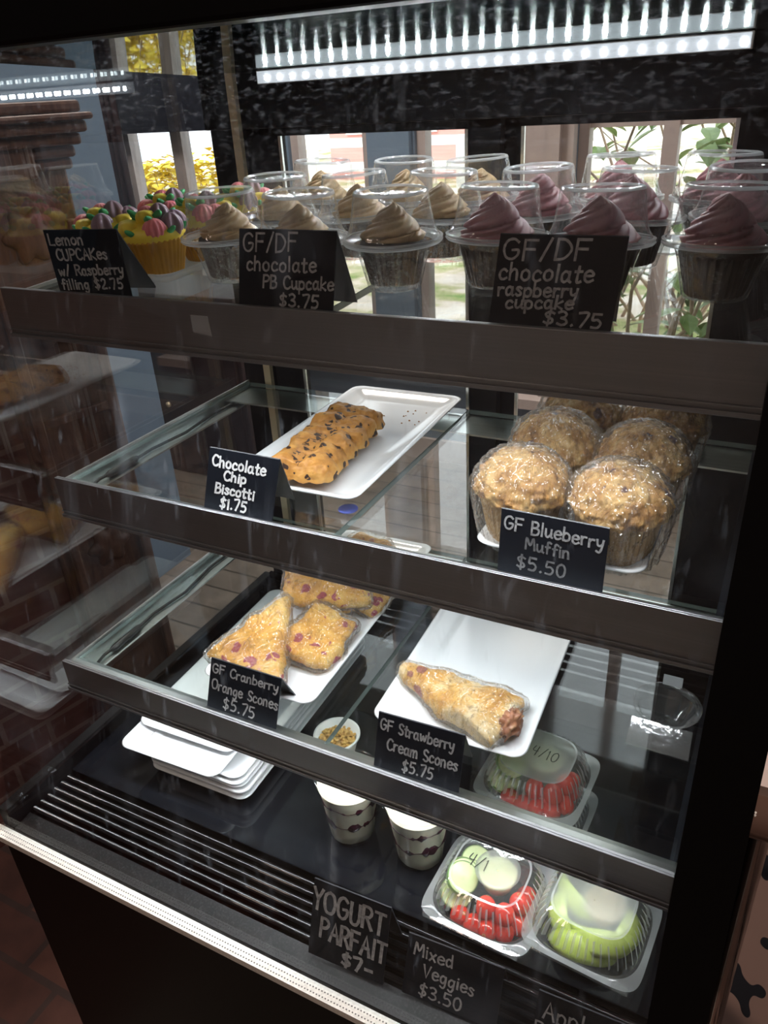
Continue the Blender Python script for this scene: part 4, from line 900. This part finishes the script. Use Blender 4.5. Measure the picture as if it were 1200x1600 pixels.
# ------------------------------------------------------------------ YOGURT PARFAITS
def parfait(label, x, y, seed):
    t = thing('yogurt_parfait', label, 'parfait', (x, y, -.3995), 0, 'yogurt parfaits in clear cups')
    rb, rt, H = .0270, .0365, .088
    def rad(z): return rb + (rt - rb) * z / H
    MB().lathe([(.001, .0006), (rb - .001, .0006), (rb, .002), (rt, H), (rt + .002, H + .001), (rt + .002, H + .003), (rt - .0005, H + .003)], 64).build('clear_cup', M['cup'], t, True)
    def wav(i): return lambda th, k: 1
    def layer(z0, z1, mat, name, seed, bulge=0.):
        rings = []; n = 64
        for j in range(7):
            u = j / 6; ring = []
            for k in range(n):
                th = 2 * PI * k / n
                w0 = .0035 * fn3((math.cos(th) * 1.2, math.sin(th) * 1.2, seed), 1.3, 3); w1 = .0035 * fn3((math.cos(th) * 1.2, math.sin(th) * 1.2, seed + 3), 1.3, 3)
                z = (z0 + w0) * (1 - u) + (z1 + w1) * u; r = rad(z) - .0012 + bulge; ring.append((r * math.cos(th), r * math.sin(th), z))
            rings.append(ring)
        MB().loft(rings, 0, True, True).build(name, M[mat], t, True)
    layer(.004, .080, 'yogurt', 'yogurt_filling', seed)
    def band(zc, hw, s_, lo):
        rings = []; n = 90
        prof = [(-1, -.001), (-.6, .0006), (0, .0008), (.6, .0006), (1, -.001)]
        for (q, o) in prof:
            ring = []
            for k in range(n):
                th = 2 * PI * k / n; nn = fn3((math.cos(th) * 1.6, math.sin(th) * 1.6, s_), 1.6, 3); f = max(.04, min(1.4, .6 + 2.2 * nn))
                z = zc + .004 * fn3((math.cos(th), math.sin(th), s_ + 9), 1.2, 3) + hw * f * q; r = rad(z) - .0012 + o; ring.append((r * math.cos(th), r * math.sin(th), z))
            rings.append(ring)
        MB().loft(rings).build('berry_layer', M['berry'], t, True)
    band(.034, .0095, seed + 1.3, 0); band(.063, .0095, seed + 2.7, 0)
    MB().lathe([(.036, .0805), (.034, .0825), (.018, .0835), (.001, .0838)], 40).build('yogurt_top', M['yogurt'], t, True)
    MB().lathe([(rt + .0025, .0905), (rt + .0030, .0935), (rt - .001, .0945), (rt - .003, .0925), (rt - .008, .0922), (.001, .0922)], 64).build('clear_lid', M['cup'], t, True)
    return t
parfait('yogurt parfait with granola cup on its lid, left of two', .378, -.013, 1.0)
parfait('yogurt parfait at right, beside the tomato container', .466, -.010, 5.0)
t = thing('granola_cup', 'small white portion cup of granola on the left parfait', 'cup', (.354, .010, -.3045), 0)
MB().lathe([(.001, 0), (.019, 0), (.0255, .026), (.0275, .0265), (.0275, .0285), (.0250, .0285), (.019, .004), (.001, .004)], 48).build('portion_cup', M['papercup'], t, True)
gr = MB(); rnd = random.Random(5)
for k in range(150):
    a = rnd.uniform(0, 2 * PI); r = .021 * math.sqrt(rnd.random()); p = Vector((r * math.cos(a), r * math.sin(a), .0195 + .0065 * (1 - (r / .022) ** 2) + rnd.uniform(-.001, .002))); s_ = rnd.uniform(.0014, .0026); sq = Vector((rnd.uniform(.7, 1.3), rnd.uniform(.7, 1.3), rnd.uniform(.4, .9)))
    gr.blob(lambda d, p=p, s_=s_, sq=sq: p + Vector((d.x * sq.x, d.y * sq.y, d.z * sq.z)) * s_, 7, 5)
gr.lathe([(.0215, .017), (.014, .0215), (.001, .0235)], 24)
tag(gr.build('granola', M['granola'], t), None, None, None, 'stuff')
tag(MB().lathe([(.0335, 0), (.034, .0015), (.0305, .0025), (.029, .0055), (.012, .006), (.001, .006)], 48).build('clear_cup_lid', M['cup'], None, True, loc=(.383, .052, -.3995)), 'round clear plastic lid on the deck behind the left parfait', 'lid')

# ------------------------------------------------------------------ CLAMSHELL BOXES
def sq_ring(a, b, z, p=3.6, n=120, rib=0., nr=40, flatc=False):
    R = []
    for k in range(n):
        t = 2 * PI * k / n; c, s_ = math.cos(t), math.sin(t); r = (abs(c / a) ** p + abs(s_ / b) ** p) ** (-1 / p)
        r *= 1 + rib * (1 if math.cos(nr * t) > 0 else -1); R.append((r * c, r * s_, z))
    return R
def clamshell(label, x, y, z, rz, milky=True, date=None, pen=.0012):
    t = thing('clamshell_container', label, 'container', (x, y, z), rz, 'clear hinged snack containers')
    base = [sq_ring(.040, .038, .0004, 3.4), sq_ring(.043, .041, .003, 3.4), sq_ring(.050, .047, .024, 3.4), sq_ring(.0515, .0485, .026, 3.4)]
    mb = MB().loft(base, 0, True); mb.loft([sq_ring(.0515, .0485, .026, 3.4), sq_ring(.060, .057, .0265, 7), sq_ring(.0605, .0575, .0255, 7)])
    mb.build('base_tray', M['clam'], t, True)
    rings = [sq_ring(.060, .057, .0285, 7), sq_ring(.0545, .0515, .0288, 3.6), sq_ring(.0530, .050, .031, 3.4)]
    rings += [sq_ring(.0520, .049, .0335, 3.4, 240, .012, 44)] if False else []
    lid = MB().loft(rings)
    lid.loft([sq_ring(.0530, .050, .031, 3.4, 264), sq_ring(.0512, .0482, .036, 3.4, 264, .024, 44), sq_ring(.0475, .0445, .050, 3.4, 264, .028, 44), sq_ring(.0435, .0405, .058, 3.4, 264, .018, 44), sq_ring(.0395, .0365, .0610, 3.4, 264), sq_ring(.0375, .0345, .0612, 3.4, 264)])
    k0 = len(rings) - 1; nf = k0 * 120
    for q in range(nf, len(lid.f)):
        j = (q - nf) // 264; ph = (q - nf) % 6
        if j in (1, 2) and ph in (0, 1) or j == 4: lid.mi[q] = 1  # hazy slot on alternate ribs paints in their white reflected lines
    for q in range(0, 120): lid.mi[q] = 1
    lo = lid.build('ribbed_lid', [M['clam'], M['rim_glint']], t)
    MB().loft([sq_ring(.0375, .0345, .0612, 3.4), sq_ring(.036, .033, .0600, 3.4), sq_ring(.001, .001, .0600, 3.4)]).build('lid_panel', M['milky' if milky else 'clam'], t, True)
    for (tx, ty) in ((-.044, -.0545), (.044, -.0545)):
        MB().box(tx - .008, tx + .008, ty - .003, ty + .004, .025, .031).build('closure_tab', M['clam'], t, bevel=.0015)
    if date:
        def mp(px, py): return Vector((px - (.008 if date == '4/10' else .026), py - .004, .0616))
        write(MB(), [(date, 0, 1, 0, 1, 0)], mp, .030 if len(date) > 3 else .022, .014, pen, random.Random(2)).build('date_mark', M['ink'], t)
    return t
veg = clamshell('clear container of cherry tomatoes and cucumber, front and left of apples', .563, -.042, -.3995, -.05, False, '4/1')
app = clamshell('clear container of green apple slices at the lower right', .668, -.030, -.3995, -.08, True)
clamshell('clear container under the dated one, lower of the rear pair', .577, .080, -.3995, -.06, True)
vb = clamshell('clear container dated 4/10 with tomatoes, stacked at the rear', .576, .074, -.3375, -.06, True, '4/10')
def tomato(label, x, y, z, r, grp, seed):
    rnd = random.Random(seed); t = thing('cherry_tomato', label, 'tomato', (x, y, z), rnd.uniform(0, 6), grp); t.rotation_euler = (rnd.uniform(-1, 1), rnd.uniform(-1, 1), rnd.uniform(0, 6))
    MB().blob(lambda d: Vector((d.x * r, d.y * r, d.z * r * 1.12)), 28, 16).build('tomato_flesh', M['tomato'], t, True)
    MB().lathe([(.001, r * 1.10), (r * .16, r * 1.115), (r * .2, r * 1.09)], 10).build('stem_scar', M['cuke_skin'], t, True)
def cuke(label, x, y, z, r, grp, rot):
    t = thing('cucumber_slice', label, 'cucumber', (x, y, z), 0, grp); t.rotation_euler = rot
    MB().lathe([(.001, .0045), (r * .9, .0045), (r * .95, .004), (r * .95, -.004), (r * .9, -.0045), (.001, -.0045)], 40).build('flesh', M['cuke_flesh'], t, True)
    MB().lathe([(r * .95, -.0046), (r, -.004), (r, .004), (r * .95, .0046)], 40).build('rind', M['cuke_skin'], t, True)
def dipcup(label, x, y, z, mat):
    t = thing('dip_cup', label, 'cup', (x, y, z))
    MB().lathe([(.001, 0), (.016, 0), (.022, .020), (.0235, .0205), (.0235, .022)], 40).build('cup_wall', M['cup'], t, True)
    MB().lathe([(.001, .001), (.0155, .001), (.0205, .0175), (.019, .0185), (.001, .019)], 40).build('dip', M[mat], t, True)
    MB().lathe([(.0238, .021), (.024, .0235), (.0195, .0235), (.018, .0215), (.001, .0215)], 40).build('cup_lid', M['milky'], t, True)
    return t
def fill_veg(cx, cy, cz, nm):
    g = 'cherry tomatoes in the %s container' % nm; k = 0
    pos = [(-.022, -.031, .013), (-.006, -.034, .013), (.010, -.034, .014), (.026, -.030, .014), (.036, -.016, .014), (.037, .002, .015), (.034, .018, .015), (.018, -.018, .017), (.024, -.022, .031), (.003, -.021, .029), (.033, -.004, .031)]
    lab = ['front left', 'front, second from left', 'front, third from left', 'front right corner', 'right side, nearest', 'right side, middle', 'right side, farthest', 'middle of the floor', 'upper layer at right', 'upper layer beside the dip', 'upper layer at the right edge']
    for i, (x, y, z) in enumerate(pos):
        tomato('cherry tomato, %s, in the %s container' % (lab[i], nm), cx + x, cy + y, cz + z, .0105, g, i)
    cp = [(-.034, -.012, .020, (.5, .3, 0)), (-.034, .008, .026, (.6, .5, 0)), (-.026, .026, .028, (.3, .3, 0)), (-.012, .030, .022, (-.5, .2, 0)), (-.030, -.004, .036, (.35, .45, 0))]
    cl = ['front left', 'middle left', 'back left', 'back', 'uppermost at left']
    for i, (x, y, z, r) in enumerate(cp): cuke('pale green cucumber slice, %s, in the %s container' % (cl[i], nm), cx + x, cy + y, cz + z, .017, 'cucumber slices in the %s container' % nm, r)
    dipcup('clear cup of creamy dip in the %s container' % nm, cx + .004, cy + .012, cz + .026, 'dip')
fill_veg(.563, -.042, -.3985, 'front tomato'); fill_veg(.576, .074, -.3365, 'dated 4/10')
def apple_slice(label, x, y, z, rz, tilt, s_=1.0, ry=0):
    t = thing('apple_slice', label, 'apple slice', (x, y, z), rz, 'green apple slices in the clear container'); t.rotation_euler = (tilt, ry, rz)
    R_ = .034 * s_
    def wedge(skin):
        mb = MB(); rings = []; n = 20
        for j in range(n + 1):
            a = -1.25 + 2.5 * j / n; c = Vector((R_ * math.sin(a), -R_ * math.cos(a) + R_ * .55, 0)); hw = .012 * s_ * math.cos(a * .95) + .0006; ou = Vector((math.sin(a), -math.cos(a), 0)); d = .020 * s_ * math.cos(a) + .001
            if skin: rings.append([tuple(c + ou * .0004 + Vector((0, 0, hw * q)) - ou * .003 * q * q) for q in (-1.02, -.6, 0, .6, 1.02)] + [tuple(c - ou * .0008 + Vector((0, 0, hw * q * .98)) - ou * .003 * q * q) for q in (1, 0, -1)])
            else: rings.append([tuple(c + Vector((0, 0, hw)) - ou * .003), tuple(c), tuple(c + Vector((0, 0, -hw)) - ou * .003), tuple(c - ou * d)])
        return mb.loft(rings, 0, True, True)
    wedge(False).build('flesh', M['apple_flesh'], t, True); wedge(True).build('peel', M['apple_skin'], t, True)
AX, AY, AZ = .668, -.030, -.3985
for i, a in enumerate([('nearest the front edge', -.004, -.026, .016, .05, -1.0, 1.05, 0), ('second from the front', .012, -.018, .024, .25, -.9, 1.0, 0), ('at the left side, standing', -.028, .002, .020, -1.3, -.8, 1.0, 0), ('at the back left', -.020, .020, .026, -.6, -.5, 1.0, 0), ('at the right side', .030, .004, .020, 1.35, -.9, 1.0, 0), ('in the middle beneath the others', .0, -.004, .014, .1, -.3, 1.0, 0)]):
    apple_slice('green apple slice %s in the container' % a[0], AX + a[1], AY + a[2], AZ + a[3], a[4], a[5], a[6])
dipcup('cup of nut butter under the frosted lid of the apple container', AX + .008, AY + .016, AZ + .020, 'peanut_dip')

# clear empty cup with hinged flap on the lowest shelf at right
t = thing('empty_clear_cup', 'empty clear round cup with hinged flap at the right of the lowest shelf', 'cup', (.696, .130, -.2377))
MB().lathe([(.001, .0004), (.014, .0004), (.016, .002), (.029, .026)], 64).lathe([(.029, .026), (.032, .027), (.0345, .029), (.035, .031), (.0335, .0315)], 64, None, 1).build('cup_bowl', [M['clam'], M['clam']], t, True)
MB().box(-.010, .010, .033, .0345, .029, .042).build('lift_tab', M['tray'], t)
MB().loft([[(-.030, -.030, .027), (.030, -.030, .027), (.030, -.030, .029), (-.030, -.030, .029)], [(-.031, -.052, .010), (.031, -.052, .010), (.031, -.052, .012), (-.031, -.052, .012)]], 0, True, True).build('hinged_flap', M['clam'], t)
